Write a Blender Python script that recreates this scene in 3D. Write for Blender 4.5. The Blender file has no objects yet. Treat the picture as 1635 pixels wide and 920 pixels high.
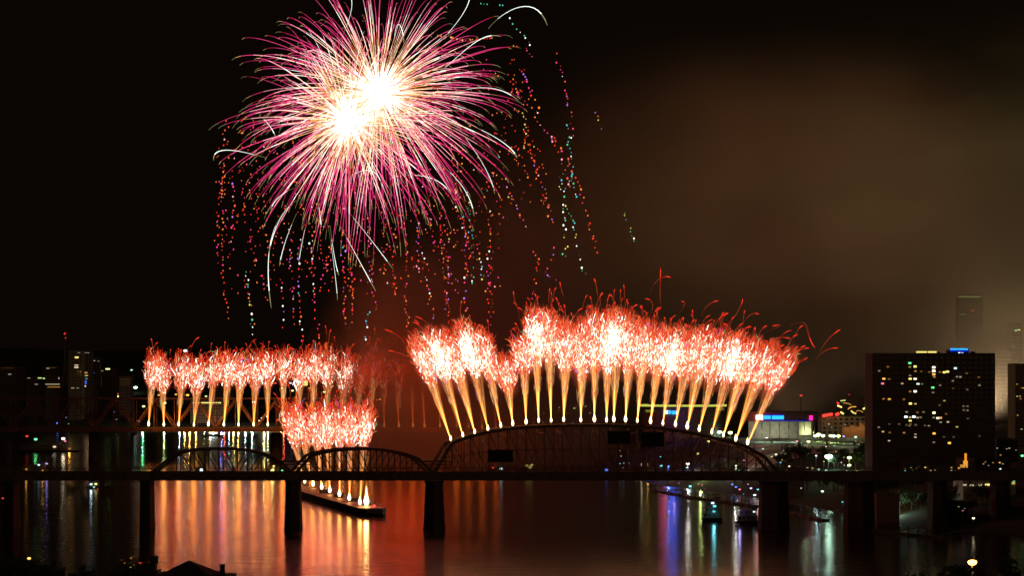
import bpy, math, random
import numpy as np
R = math.radians
rng = np.random.default_rng(11)
random.seed(5)

# ------------------------------------------------------------------ camera, sky, exposure
sc = bpy.context.scene
col = sc.collection
H, F, Y0 = 70.0, 4500.0, 600.0          # eye height (m), focal length (photo px), horizon row
cam_d = bpy.data.cameras.new('camera'); cam = bpy.data.objects.new('camera', cam_d); col.objects.link(cam)
cam.location = (0, 0, H); cam.rotation_euler = (R(90), 0, 0)
cam_d.sensor_width = 36; cam_d.lens = 36*F/1635.0
cam_d.shift_y = (Y0-460.0)/1635.0
cam_d.clip_start = 1; cam_d.clip_end = 40000
sc.camera = cam

w = bpy.data.worlds.new('World'); sc.world = w; w.use_nodes = True
nt = w.node_tree; nt.nodes.clear()
N = nt.nodes.new; L = nt.links.new
wo = N('ShaderNodeOutputWorld'); bg = N('ShaderNodeBackground'); L(bg.outputs[0], wo.inputs[0])
tc = N('ShaderNodeTexCoord'); sep = N('ShaderNodeSeparateXYZ'); L(tc.outputs['Generated'], sep.inputs[0])
# city glow on the low night sky, strongest over the town on the right bank
def mth(op, a, b=None, c=None):
    n = N('ShaderNodeMath'); n.operation = op
    for i, v in enumerate((a, b, c)):
        if v is None: continue
        if isinstance(v, (int, float)): n.inputs[i].default_value = v
        else: L(v, n.inputs[i])
    return n.outputs[0]
el = mth('SUBTRACT', 1.0, mth('MULTIPLY', mth('ABSOLUTE', sep.outputs[2]), 7.4)); el = mth('MAXIMUM', el, 0.0)
el = mth('POWER', el, 2.0)
az = N('ShaderNodeMapRange'); az.interpolation_type = 'SMOOTHSTEP'
az.inputs[1].default_value = -0.04; az.inputs[2].default_value = 0.21; L(sep.outputs[0], az.inputs[0])
nz = N('ShaderNodeTexNoise'); nz.inputs['Scale'].default_value = 9; nz.inputs['Detail'].default_value = 4
mp = N('ShaderNodeMapping'); mp.inputs['Scale'].default_value = (1, 1, 2.2); L(tc.outputs['Generated'], mp.inputs[0]); L(mp.outputs[0], nz.inputs['Vector'])
cl = N('ShaderNodeMapRange'); cl.inputs[1].default_value = 0.36; cl.inputs[2].default_value = 0.60; cl.inputs[3].default_value = 0.22; L(nz.outputs['Fac'], cl.inputs[0])
g = mth('MULTIPLY', mth('MULTIPLY', el, az.outputs[0]), cl.outputs[0])
mix = N('ShaderNodeMix'); mix.data_type = 'RGBA'
tint = N('ShaderNodeMix'); tint.data_type = 'RGBA'; tint.inputs['A'].default_value = (.17, .070, .025, 1); tint.inputs['B'].default_value = (.29, .20, .070, 1)
tz = N('ShaderNodeMapRange'); tz.inputs[1].default_value = .02; tz.inputs[2].default_value = .13; L(sep.outputs[0], tz.inputs[0]); L(tz.outputs[0], tint.inputs['Factor'])
mix.inputs['A'].default_value = (0.0030, 0.0016, 0.0008, 1); L(tint.outputs['Result'], mix.inputs['B'])
L(g, mix.inputs['Factor'])
SKYG = g
# deep twilight residue
sky = N('ShaderNodeTexSky'); sky.sky_type = 'NISHITA'; sky.sun_disc = False; sky.sun_elevation = R(-5); sky.sun_rotation = R(190)
skm = N('ShaderNodeVectorMath'); skm.operation = 'SCALE'; skm.inputs['Scale'].default_value = 0.0015; L(sky.outputs[0], skm.inputs[0])
sa = N('ShaderNodeVectorMath'); sa.operation = 'ADD'; L(skm.outputs[0], sa.inputs[0]); L(mix.outputs['Result'], sa.inputs[1])
bk = N('ShaderNodeMapRange'); bk.inputs[1].default_value = 0; bk.inputs[2].default_value = -.6; L(sep.outputs[1], bk.inputs[0])
bs = N('ShaderNodeVectorMath'); bs.operation = 'SCALE'; bs.inputs[0].default_value = (.040, .026, .016); L(bk.outputs[0], bs.inputs['Scale'])
sb = N('ShaderNodeVectorMath'); sb.operation = 'ADD'; L(sa.outputs[0], sb.inputs[0]); L(bs.outputs[0], sb.inputs[1])
L(sb.outputs[0], bg.inputs[0]); bg.inputs[1].default_value = 1.0

vs = sc.view_settings; vs.view_transform = 'Standard'; vs.look = 'None'; vs.gamma = 1; vs.exposure = 0; vs.use_curve_mapping = False
cy = sc.cycles
cy.max_bounces = 4; cy.diffuse_bounces = 1; cy.glossy_bounces = 2; cy.transmission_bounces = 2; cy.volume_bounces = 0
cy.transparent_max_bounces = 40; cy.sample_clamp_indirect = 2.0; cy.sample_clamp_direct = 0
cy.use_denoising = True; cy.use_adaptive_sampling = False; cy.caustics_reflective = False; cy.caustics_refractive = False
try: cy.denoiser = 'OPENIMAGEDENOISE'; cy.denoising_input_passes = 'RGB_ALBEDO_NORMAL'
except Exception: pass
cy.volume_step_rate = 1.0; cy.volume_max_steps = 64

# ------------------------------------------------------------------ helpers
def P(px, py, D): return np.array([(px-817.5)/F*D, D, H-(py-Y0)/F*D])
def G(px, py, z=0.0):
    D = (H-z)*F/(py-Y0); return np.array([(px-817.5)/F*D, D, z])
def tag(o, label=None, cat=None, group=None, kind=None):
    if label: o['label'] = label
    if cat: o['category'] = cat
    if group: o['group'] = group
    if kind: o['kind'] = kind
    return o
def empty(name, loc, label, cat, group=None):
    o = bpy.data.objects.new(name, None); col.objects.link(o); o.location = [float(v) for v in loc]
    o.empty_display_size = 1
    return tag(o, label, cat, group)
class MB:
    def __init__(s): s.v = []; s.q = []; s.m = []; s.n = 0
    def add(s, verts, faces, m=0):
        verts = np.asarray(verts, float).reshape(-1, 3)
        s.v.append(verts)
        for f in faces: s.q.append(tuple(i+s.n for i in f)); s.m.append(m)
        s.n += len(verts)
    def box(s, c, d, m=0, rz=0.0):
        x, y, z = d[0]/2, d[1]/2, d[2]/2
        v = np.array([(-x,-y,-z),(x,-y,-z),(x,y,-z),(-x,y,-z),(-x,-y,z),(x,-y,z),(x,y,z),(-x,y,z)])
        if rz:
            ca, sa_ = math.cos(rz), math.sin(rz)
            v = np.stack([v[:,0]*ca-v[:,1]*sa_, v[:,0]*sa_+v[:,1]*ca, v[:,2]], 1)
        s.add(v+np.asarray(c, float), [(0,3,2,1),(4,5,6,7),(0,1,5,4),(1,2,6,5),(2,3,7,6),(3,0,4,7)], m)
    def beam(s, a, b, wd, hd=None, m=0):
        a = np.asarray(a, float); b = np.asarray(b, float); hd = hd or wd
        t = b-a; t /= np.linalg.norm(t)+1e-9
        up = np.array([0,0,1.0]) if abs(t[2]) < .95 else np.array([0,1.0,0])
        u = np.cross(t, up); u /= np.linalg.norm(u); v2 = np.cross(u, t)
        c = [(-1,-1),(1,-1),(1,1),(-1,1)]
        v = [a+u*i*wd/2+v2*j*hd/2 for i, j in c]+[b+u*i*wd/2+v2*j*hd/2 for i, j in c]
        s.add(v, [(0,1,2,3),(7,6,5,4),(0,4,5,1),(1,5,6,2),(2,6,7,3),(3,7,4,0)], m)
    def lathe(s, prof, c=(0,0,0), n=12, m=0):
        c = np.asarray(c, float); v = []
        for r, z in prof:
            for k in range(n):
                a = 2*math.pi*k/n; v.append(c+(r*math.cos(a), r*math.sin(a), z))
        f = []
        for i in range(len(prof)-1):
            for k in range(n):
                k2 = (k+1) % n; f.append((i*n+k, i*n+k2, (i+1)*n+k2, (i+1)*n+k))
        f.append(tuple(range(n))[::-1]); f.append(tuple((len(prof)-1)*n+k for k in range(n)))
        s.add(v, f, m)
    def build(s, name, mats, parent=None, loc=None, smooth=False):
        me = bpy.data.meshes.new(name)
        me.from_pydata(np.concatenate(s.v).tolist() if s.v else [], [], s.q)
        if not isinstance(mats, (list, tuple)): mats = [mats]
        for m_ in mats: me.materials.append(m_)
        if len(mats) > 1: me.polygons.foreach_set('material_index', s.m)
        if smooth: me.polygons.foreach_set('use_smooth', [True]*len(me.polygons))
        me.update()
        o = bpy.data.objects.new(name, me); col.objects.link(o)
        if loc is not None: o.location = [float(v) for v in loc]
        if parent is not None: o.parent = parent
        return o
def tubes(name, paths, radii, mats, midx, parent=None, sides=3, loc=None):
    """paths (N,K,3), radii (N,K), midx (N,) or (N,K-1): many little glowing threads in one mesh."""
    paths = np.asarray(paths, float); radii = np.asarray(radii, float); n, k = radii.shape
    t = np.gradient(paths, axis=1); t /= np.linalg.norm(t, axis=2, keepdims=True)+1e-9
    ref = np.zeros_like(t); ref[..., 1] = 1
    u = np.cross(t, ref); u /= np.linalg.norm(u, axis=2, keepdims=True)+1e-6
    v = np.cross(u, t)
    a = 2*np.pi*np.arange(sides)/sides+.4
    ring = paths[:, :, None]+radii[:, :, None, None]*(np.cos(a)[None, None, :, None]*u[:, :, None]+np.sin(a)[None, None, :, None]*v[:, :, None])
    vert = ring.reshape(-1, 3)
    i, j, q = np.meshgrid(np.arange(n), np.arange(k-1), np.arange(sides), indexing='ij')
    q2 = (q+1) % sides
    b = (i*k+j)*sides; b2 = b+sides
    quads = np.stack([b+q, b+q2, b2+q2, b2+q], -1).reshape(-1, 4)
    midx = np.asarray(midx)
    if midx.ndim == 1: midx = np.repeat(midx[:, None], k-1, 1)
    mi = np.repeat(midx.reshape(-1), sides)
    me = bpy.data.meshes.new(name)
    me.vertices.add(len(vert)); me.vertices.foreach_set('co', vert.ravel())
    me.loops.add(quads.size); me.loops.foreach_set('vertex_index', quads.ravel())
    me.polygons.add(len(quads)); me.polygons.foreach_set('loop_start', np.arange(0, quads.size, 4))
    for m_ in mats: me.materials.append(m_)
    me.polygons.foreach_set('material_index', mi)
    me.update(calc_edges=True)
    o = bpy.data.objects.new(name, me); col.objects.link(o)
    if loc is not None: o.location = [float(x) for x in loc]
    if parent is not None: o.parent = parent
    return o
def point(name, loc, color, power, radius, parent=None):
    d = bpy.data.lights.new(name, 'POINT'); d.color = color; d.energy = power; d.shadow_soft_size = radius
    o = bpy.data.objects.new(name, d); col.objects.link(o); o.location = [float(v) for v in loc]
    if parent is not None: o.parent = parent
    return o

# ------------------------------------------------------------------ materials
def mat(name, base, rough=.7, metal=0, noise=0, nscale=.3, stretch=(1, 1, 1), bump=0):
    m = bpy.data.materials.new(name); m.use_nodes = True; t = m.node_tree; b = t.nodes['Principled BSDF']
    b.inputs['Base Color'].default_value = (*base, 1); b.inputs['Roughness'].default_value = rough; b.inputs['Metallic'].default_value = metal
    if noise or bump:
        c = t.nodes.new('ShaderNodeTexCoord'); mpp = t.nodes.new('ShaderNodeMapping'); mpp.inputs['Scale'].default_value = stretch
        nn = t.nodes.new('ShaderNodeTexNoise'); nn.inputs['Scale'].default_value = nscale; nn.inputs['Detail'].default_value = 6
        t.links.new(c.outputs['Object'], mpp.inputs[0]); t.links.new(mpp.outputs[0], nn.inputs['Vector'])
        if noise:
            r = t.nodes.new('ShaderNodeValToRGB'); r.color_ramp.elements[0].position = .32; r.color_ramp.elements[1].position = .68
            r.color_ramp.elements[0].color = (*[x*(1-noise) for x in base], 1); r.color_ramp.elements[1].color = (*[min(1, x*(1+noise)) for x in base], 1)
            t.links.new(nn.outputs['Fac'], r.inputs[0]); t.links.new(r.outputs[0], b.inputs['Base Color'])
        if bump:
            bp = t.nodes.new('ShaderNodeBump'); bp.inputs['Strength'].default_value = bump; bp.inputs['Distance'].default_value = .3
            t.links.new(nn.outputs['Fac'], bp.inputs['Height']); t.links.new(bp.outputs[0], b.inputs['Normal'])
    return m
def glow(name, c, s, sample=False):
    m = bpy.data.materials.new(name); m.use_nodes = True; t = m.node_tree; t.nodes.clear()
    o = t.nodes.new('ShaderNodeOutputMaterial'); e = t.nodes.new('ShaderNodeEmission'); e.inputs[0].default_value = (*c, 1); e.inputs[1].default_value = s
    t.links.new(e.outputs[0], o.inputs[0])
    if not sample: m.cycles.emission_sampling = 'NONE'
    return m
STEEL = mat('weathered_steel', (.11, .065, .048), .6, .1, .45, .5)
STEEL2 = mat('painted_truss_steel', (.065, .035, .026), .6, .1, .35, .4)
STONE = mat('pier_stone', (.022, .019, .017), .9, 0, .4, .25, (1, 1, 2), .5)
CONC = mat('concrete', (.30, .29, .26), .85, 0, .3, .3, (1, 1, 1), .2)
DARKWALL = mat('dark_brick', (.022, .016, .014), .8, 0, .4, .6)
BROWNWALL = mat('brown_brick', (.11, .075, .055), .85, 0, .3, .5)
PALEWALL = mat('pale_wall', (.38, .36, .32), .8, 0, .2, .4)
ROOF = mat('roofing', (.06, .055, .055), .8, 0, .4, .8)
ASPH = mat('asphalt', (.05, .05, .05), .85, 0, .3, .5)
GRASS = mat('ground_grass', (.022, .028, .015), .95, 0, .5, .03)
LEAF = mat('leaves', (.045, .07, .03), .8, 0, .4, .7)
BARK = mat('bark', (.09, .065, .045), .9, 0, .4, 2)
HULL = mat('hull_paint', (.02, .016, .016), .5, .2, .3, .5)
WHITEP = mat('weathered_paint', (.05, .045, .042), .5, 0, .15, .7)
GLASS = mat('dark_glass', (.02, .02, .025), .15)
POST = mat('post_metal', (.08, .08, .08), .5, .5, .2, 1)
TOWERW = mat('tower_concrete', (.050, .036, .029), .85, 0, .3, .2, (1, 1, 4))
CLOTH = mat('dark_banner_cloth', (.02, .018, .018), .9, 0, .3, .5)

# water: glossy, roughened by ripples longer across the view than along it
def water_mat():
    m = bpy.data.materials.new('river_water'); m.use_nodes = True; t = m.node_tree; b = t.nodes['Principled BSDF']
    b.inputs['Base Color'].default_value = (.012, .010, .008, 1); b.inputs['Roughness'].default_value = .155; b.inputs['IOR'].default_value = 1.33; b.inputs['Specular IOR Level'].default_value = .21
    c = t.nodes.new('ShaderNodeTexCoord')
    last = None
    for sc_, st, dist, stg in ((.10, (.8, 1, 1), 1.0, .30), (.22, (.5, 1, 1), .35, .06), (.9, (.45, 1, 1), .12, .09), (.018, (.5, 1, 1), 2.0, .06)):
        mpp = t.nodes.new('ShaderNodeMapping'); mpp.inputs['Scale'].default_value = st
        t.links.new(c.outputs['Object'], mpp.inputs[0])
        nn = t.nodes.new('ShaderNodeTexNoise'); nn.inputs['Scale'].default_value = sc_; nn.inputs['Detail'].default_value = 3
        t.links.new(mpp.outputs[0], nn.inputs['Vector'])
        bp = t.nodes.new('ShaderNodeBump'); bp.inputs['Strength'].default_value = stg; bp.inputs['Distance'].default_value = dist
        t.links.new(nn.outputs['Fac'], bp.inputs['Height'])
        if last: t.links.new(last.outputs[0], bp.inputs['Normal'])
        last = bp
    t.links.new(last.outputs[0], b.inputs['Normal'])
    return m
WATER = water_mat()

# spark palette
K = {}
def k(name, c, s): K[name] = glow('spark_'+name, c, s)
k('white', (1, .93, .75), 5); k('cream', (1, .66, .44), 2.1); k('blush', (1, .36, .19), 1.25); k('salmon', (1, .13, .05), 1.0)
k('red', (1, .045, .015), .95); k('deepred', (.6, .02, .01), .7); k('orange', (1, .23, .03), 1.2)
k('hotpink', (1, .055, .25), 1.1); k('magenta', (.80, .03, .17), .85); k('rose', (1, .35, .42), 1.5); k('gold', (1, .55, .2), 1.0)
k('olive', (.42, .38, .18), .7); k('coolwhite', (.85, .95, .85), 1.8); k('green', (.1, .75, .3), 1.0); k('cyan', (.1, .6, .75), 1.0)
k('violet', (.6, .2, .9), 1.1); k('yellow', (.9, .75, .12), 1.1); k('dimgreen', (.12, .22, .13), .5); k('maroon', (.22, .012, .006), .8)
k('rust', (.5, .07, .02), .7); k('tan', (.45, .22, .12), .7)
KN = list(K); KM = [K[n] for n in KN]; KI = {n: i for i, n in enumerate(KN)}

def additive(name, c, s, z0=0, z1=0, top=0.0, facing=0):
    """burning gas and painted glow shells: adds its light to what is behind it; brightness falls with height z0..z1 above the nozzle."""
    m = bpy.data.materials.new(name); m.use_nodes = True; t = m.node_tree; t.nodes.clear()
    o = t.nodes.new('ShaderNodeOutputMaterial'); e = t.nodes.new('ShaderNodeEmission'); tr = t.nodes.new('ShaderNodeBsdfTransparent'); a = t.nodes.new('ShaderNodeAddShader')
    e.inputs[0].default_value = (*c, 1); cur = None
    if z1:
        tcx = t.nodes.new('ShaderNodeTexCoord'); sp = t.nodes.new('ShaderNodeSeparateXYZ'); mr = t.nodes.new('ShaderNodeMapRange')
        mr.inputs[1].default_value = z0; mr.inputs[2].default_value = z1; mr.inputs[3].default_value = s; mr.inputs[4].default_value = top
        t.links.new(tcx.outputs['Object'], sp.inputs[0]); t.links.new(sp.outputs[2], mr.inputs[0]); cur = mr.outputs[0]
    if facing:
        lw = t.nodes.new('ShaderNodeLayerWeight'); lw.inputs[0].default_value = .5
        sb = t.nodes.new('ShaderNodeMath'); sb.operation = 'SUBTRACT'; sb.inputs[0].default_value = 1; t.links.new(lw.outputs['Facing'], sb.inputs[1])
        pw = t.nodes.new('ShaderNodeMath'); pw.operation = 'POWER'; pw.inputs[1].default_value = facing; t.links.new(sb.outputs[0], pw.inputs[0])
        ml = t.nodes.new('ShaderNodeMath'); ml.operation = 'MULTIPLY'; t.links.new(pw.outputs[0], ml.inputs[0])
        if cur: t.links.new(cur, ml.inputs[1])
        else: ml.inputs[1].default_value = s
        cur = ml.outputs[0]
    if cur: t.links.new(cur, e.inputs[1])
    else: e.inputs[1].default_value = s
    t.links.new(e.outputs[0], a.inputs[0]); t.links.new(tr.outputs[0], a.inputs[1]); t.links.new(a.outputs[0], o.inputs[0])
    m.cycles.emission_sampling = 'NONE'
    return m

# ------------------------------------------------------------------ terrain and river
shore = [(-300, 640), (520, 660), (213, 1175), (166, 1286), (139, 1486), (106, 1684), (73, 1800), (41, 2218), (2, 2812), (-80, 3088), (-160, 3316),
         (-283, 3461), (-457, 3500), (-900, 3520), (-1500, 3300), (-1400, 2900), (-520, 2600), (-430, 1800), (-350, 1600), (-330, 1300), (-320, 1000)]
SH = np.array(shore, float)
def river_sd(X, Y):
    """distance to the shoreline, positive on land"""
    A = SH; B = np.roll(SH, -1, 0)
    d = np.full(X.shape, 1e9); inside = np.zeros(X.shape, bool)
    for (ax, ay), (bx, by) in zip(A, B):
        ex, ey = bx-ax, by-ay
        t = np.clip(((X-ax)*ex+(Y-ay)*ey)/(ex*ex+ey*ey), 0, 1)
        d = np.minimum(d, np.hypot(X-ax-t*ex, Y-ay-t*ey))
        c = (ay > Y) != (by > Y)
        with np.errstate(divide='ignore', invalid='ignore'):
            inside ^= c & (X < (bx-ax)*(Y-ay)/(by-ay+1e-12)+ax)
    return np.where(inside, -d, d)
def ss(a, b, x): t = np.clip((x-a)/(b-a), 0, 1); return t*t*(3-2*t)
def height(X, Y):
    X = np.asarray(X, float); Y = np.asarray(Y, float)
    d = river_sd(X, Y)
    plateau = 20 + 4*np.sin(X*.006+1)*np.sin(Y*.004)
    plateau = np.where(Y > 3000, 14 + 0*X, plateau)
    plateau = np.where(X < -200, 14, plateau)
    z = -3 + (plateau+3)*ss(-6, 110, d)
    hill = ss(3900, 5400, Y)*(1-.85*ss(-600, 300, X))*(128+16*np.sin(X*.0021+.5)+9*np.sin(X*.0057)+5*np.sin(X*.013+2)-14)
    near = ss(560, 380, Y)*8
    return z+hill+near
def hz(x, y): return float(height(np.array([x]), np.array([y]))[0])
xs = np.concatenate([np.linspace(-9000, -1300, 24), np.linspace(-1250, -500, 40), np.linspace(-490, 700, 150), np.linspace(720, 2000, 40), np.linspace(2200, 9000, 20)])
ys = np.concatenate([np.linspace(-400, 700, 24), np.linspace(720, 1900, 130), np.linspace(1915, 3700, 120), np.linspace(3750, 6500, 50), np.linspace(6800, 20000, 20)])
GX, GY = np.meshgrid(xs, ys); GZ = height(GX, GY)
gb = MB(); nx = len(xs)
idx = [(j*nx+i, j*nx+i+1, (j+1)*nx+i+1, (j+1)*nx+i) for j in range(len(ys)-1) for i in range(nx-1)]
gb.add(np.stack([GX, GY, GZ], -1).reshape(-1, 3), idx)
tag(gb.build('ground', GRASS, smooth=True), kind='structure')
wb = MB(); wb.add([(-9000, -400, 0), (9000, -400, 0), (9000, 6000, 0), (-9000, 6000, 0)], [(0, 1, 2, 3)])
tag(wb.build('water', WATER), kind='structure')

# ------------------------------------------------------------------ near bridge: piers, deck and three curved truss spans
DB = 1275.0
def BZ(y, D=DB): return H-(y-Y0)/F*D
def BX(x, D=DB): return (x-817.5)/F*D
SK = -3.2; WID = 12.0     # the far truss is skewed 3.2 m to the left
br = empty('truss_bridge', (BX(700), DB, 0), 'dark steel arched truss bridge across the river on stone piers, jets along its top chord', 'bridge')
def bp_(mb, name, mts, **kw):
    o = mb.build(name, mts, **kw); o.parent = br; o.matrix_parent_inverse.identity(); o.location = [o.location[i]-br.location[i] for i in range(3)]; return o
zt, zb = BZ(753), BZ(767)
m_ = MB(); x0, x1 = BX(-900), BX(2300)
m_.box(((x0+x1)/2, DB+WID/2, zt-1.0), (x1-x0, WID, .5))
bp_(m_, 'road_deck', ASPH)
m_ = MB()
for yy in (DB-.6, DB+WID+.6): m_.box(((x0+x1)/2, yy, (zt+zb)/2-.3), (x1-x0, .8, zt-zb))
for x in np.arange(x0, x1, 5.9): m_.box((x, DB+WID/2, zt-2.6), (.5, WID-1, 1.8))
bp_(m_, 'deck_girder', STEEL)
m_ = MB()
for yy in (DB-1.1, DB+WID+1.1):
    m_.box(((x0+x1)/2, yy, zt+1.4), (x1-x0, .15, .18)); m_.box(((x0+x1)/2, yy, zt+.7), (x1-x0, .12, .12))
    for x in np.arange(x0, x1, 2.4): m_.box((x, yy, zt+.7), (.12, .12, 1.5))
bp_(m_, 'railing', STEEL)
def interp(pts, x): p = np.array(pts, float); return float(np.interp(x, p[:, 0], p[:, 1]))
def truss(pts, npan, name, thick, parent_name):
    """pts: top chord in photo px; first and last are the feet on the deck"""
    xs_ = np.linspace(pts[1][0], pts[-2][0], npan+1)
    top = [(BX(x), BZ(interp(pts, x))) for x in xs_]
    foot0, foot1 = (BX(pts[0][0]), zt-1), (BX(pts[-1][0]), zt-1)
    la = MB(); ref = None
    for yy, dx in ((DB, 0), (DB+WID, SK)):
        ch = MB(); seq = [foot0]+top+[foot1]
        for a, b in zip(seq[:-1], seq[1:]): ch.beam((a[0]+dx, yy, a[1]), (b[0]+dx, yy, b[1]), thick, thick*1.3)
        side = bp_(ch, parent_name, STEEL)
        def sub(nm, a, b, wd):
            mb = MB(); mb.beam(a, b, wd); o = mb.build(nm, STEEL, parent=side)
        for i, (tx, tz) in enumerate(top):
            sub('vertical_post', (tx+dx, yy, zt-1), (tx+dx, yy, tz), .55)
            if i < len(top)-1:
                nx_, nz_ = top[i+1]
                mid = ((tx+nx_)/2+dx, yy, (zt-1+(tz+nz_)/2)/2)
                if i < npan/2: sub('diagonal_brace', (tx+dx, yy, tz), (nx_+dx, yy, zt-1), .38)
                else: sub('diagonal_brace', (tx+dx, yy, zt-1), (nx_+dx, yy, nz_), .38)
                if max(tz, nz_)-zt > 13:
                    sub('slender_post', ((tx+nx_)/2+dx, yy, zt-1), ((tx+nx_)/2+dx, yy, (tz+nz_)/2), .32)
                    sub('cross_brace', (tx+dx, yy, (tz+zt-1)/2), (nx_+dx, yy, (nz_+zt-1)/2), .28)
                    sub('cross_brace', (tx+dx, yy, zt-1), mid, .25)
    for i, (tx, tz) in enumerate(top):
        la.beam((tx, DB, tz), (tx+SK, DB+WID, tz), .6)
        if i < len(top)-1:
            nx_, nz_ = top[i+1]
            la.beam((tx, DB, tz), (nx_+SK, DB+WID, nz_), .3); la.beam((tx+SK, DB+WID, tz), (nx_, DB, nz_), .3)
        if tz-zt > 9: la.beam((tx, DB, tz-3), (tx+SK, DB+WID, tz-3), .35)
    bp_(la, 'top_bracing', STEEL)
MAIN = [(693, 757), (722, 708), (760, 694), (800, 686.5), (850, 682), (900, 680.5), (960, 680), (1010, 681), (1050, 684), (1100, 691), (1150, 702), (1200, 716), (1222, 731), (1243, 757)]
MIDL = [(472, 757), (496, 729), (520, 722), (560, 717.5), (600, 717.5), (640, 723), (668, 733), (692, 757)]
LEFT = [(248, 757), (288, 724), (310, 719), (350, 717), (395, 718.5), (430, 727), (448, 737), (466, 757)]
truss(MAIN, 17, 'm', 1.1, 'side_truss'); truss(MIDL, 9, 'b', 1.0, 'side_truss'); truss(LEFT, 7, 'a', .9, 'side_truss')
for a, b in ((448, 496), (668, 722)):
    for yy, dx in ((DB, 0), (DB+WID, SK)):
        for yz, wd in ((738, .5), (743, .35)):
            m_ = MB(); m_.beam((BX(a)+dx, yy, BZ(yz)), (BX(b)+dx, yy, BZ(yz)), wd); bp_(m_, 'linking_strut', STEEL)
def pier(xc, wt, ww, zwater=0, depth=17):
    p = MB(); z1 = zb-.3
    wtm, wwm = wt/F*DB, ww/F*DB
    def ring(wd, dp, z): # pointed cutwater plan
        return [(-wd/2, -dp/2, z), (0, -dp/2-wd*.55, z), (wd/2, -dp/2, z), (wd/2, dp/2, z), (0, dp/2+wd*.55, z), (-wd/2, dp/2, z)]
    lv = [(wtm*1.12, depth+1, z1), (wtm*1.12, depth+1, z1-1.1), (wtm, depth, z1-1.15), (wwm*.98, depth+2, 1.2), (wwm*1.01, depth+2.3, 1.1), (wwm*1.02, depth+2.4, -4)]
    v = []; f = []
    for a in lv: v += ring(*a)
    for i in range(len(lv)-1):
        for q in range(6): f.append((i*6+q, (i+1)*6+q, (i+1)*6+(q+1) % 6, i*6+(q+1) % 6))
    f.append((0, 1, 2, 3, 4, 5))
    p.add(v, f)
    bp_(p, 'pier', STONE, loc=(BX(xc), DB+WID/2, 0))
pier(232.5, 15, 17); pier(467, 20, 25); pier(693, 27, 34); pier(1237, 40, 46); pier(1374, 40, 44); pier(15, 15, 18)
for a in (1500, 1600, 1720): pier(a, 22, 26)
# dark banners hung inside the main truss
for a, b, c, d in ((779, 819, 719, 738), (970, 1006, 689, 709), (1023, 1060, 691, 713)):
    m_ = MB(); cx, cz = (BX(a)+BX(b))/2, (BZ(c)+BZ(d))/2
    m_.box((0, 0, 0), (BX(b)-BX(a), .12, BZ(c)-BZ(d)))
    for s_ in (-1, 1): m_.box((0, 0, s_*(BZ(c)-BZ(d))/2), (BX(b)-BX(a)+.6, .3, .3))
    bp_(m_, 'hanging_banner', CLOTH, loc=(cx, DB-.9, cz))

# ------------------------------------------------------------------ far bridge: straight Warren truss
D2 = 2333.0
fb = empty('girder_bridge', (BX(300, D2), D2, 0), 'long straight steel truss bridge far across the river behind the arched one', 'bridge')
def fp(mb, name, mts):
    o = mb.build(name, mts, parent=fb); o.location = (-fb.location[0], -fb.location[1], 0); return o
X = lambda x: BX(x, D2); Z = lambda y: BZ(y, D2)
x0, x1 = X(-700), X(815)
m_ = MB(); m_.box(((x0+x1)/2, D2+9, Z(684)), (x1-x0, 18, 1.2)); fp(m_, 'road_deck', ASPH)
m_ = MB()
for yy in (D2-.8, D2+18.8): m_.box(((x0+x1)/2, yy, (Z(683)+Z(690))/2), (x1-x0, 1.2, Z(683)-Z(690)))
fp(m_, 'deck_girder', STEEL2)
step = X(65)-X(0)
def fbeam(nm, a, b, wd): mb = MB(); mb.beam(a, b, wd); fp(mb, nm, STEEL2)
for yy in (D2, D2+18):
    chd = MB(); chd.box(((x0+X(522))/2, yy, Z(637)), (X(522)-x0, 1.1, 1.3)); fp(chd, 'top_chord', STEEL2)
    for kx in range(-2, 8):
        a = X(51)+kx*step   # a peak
        if a > X(500): continue
        fbeam('diagonal_brace', (a, yy, Z(637)), (a-step/2, yy, Z(683)), 1.2); fbeam('diagonal_brace', (a, yy, Z(637)), (a+step/2, yy, Z(683)), 1.2)
        fbeam('vertical_post', (a, yy, Z(637)), (a, yy, Z(683)), .6); fbeam('vertical_post', (a+step/2, yy, Z(637)), (a+step/2, yy, Z(683)), .6)
    fbeam('diagonal_brace', (X(522), yy, Z(637)), (X(548), yy, Z(683)), 1.4)
for kx in range(-3, 16):
    a = X(51)+kx*step/2
    if a < X(522): mb = MB(); mb.box((a, D2+9, Z(637)), (.8, 18, .9)); fp(mb, 'top_strut', STEEL2)
for px in (-150, 148, 440, 610, 740):
    m_ = MB(); m_.lathe([(5.5, -3), (5, 2), (4.2, Z(691)-.2)], n=10); o = m_.build('pier', STONE, parent=fb); o.location = (X(px)-fb.location[0], 9, 0)

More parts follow.
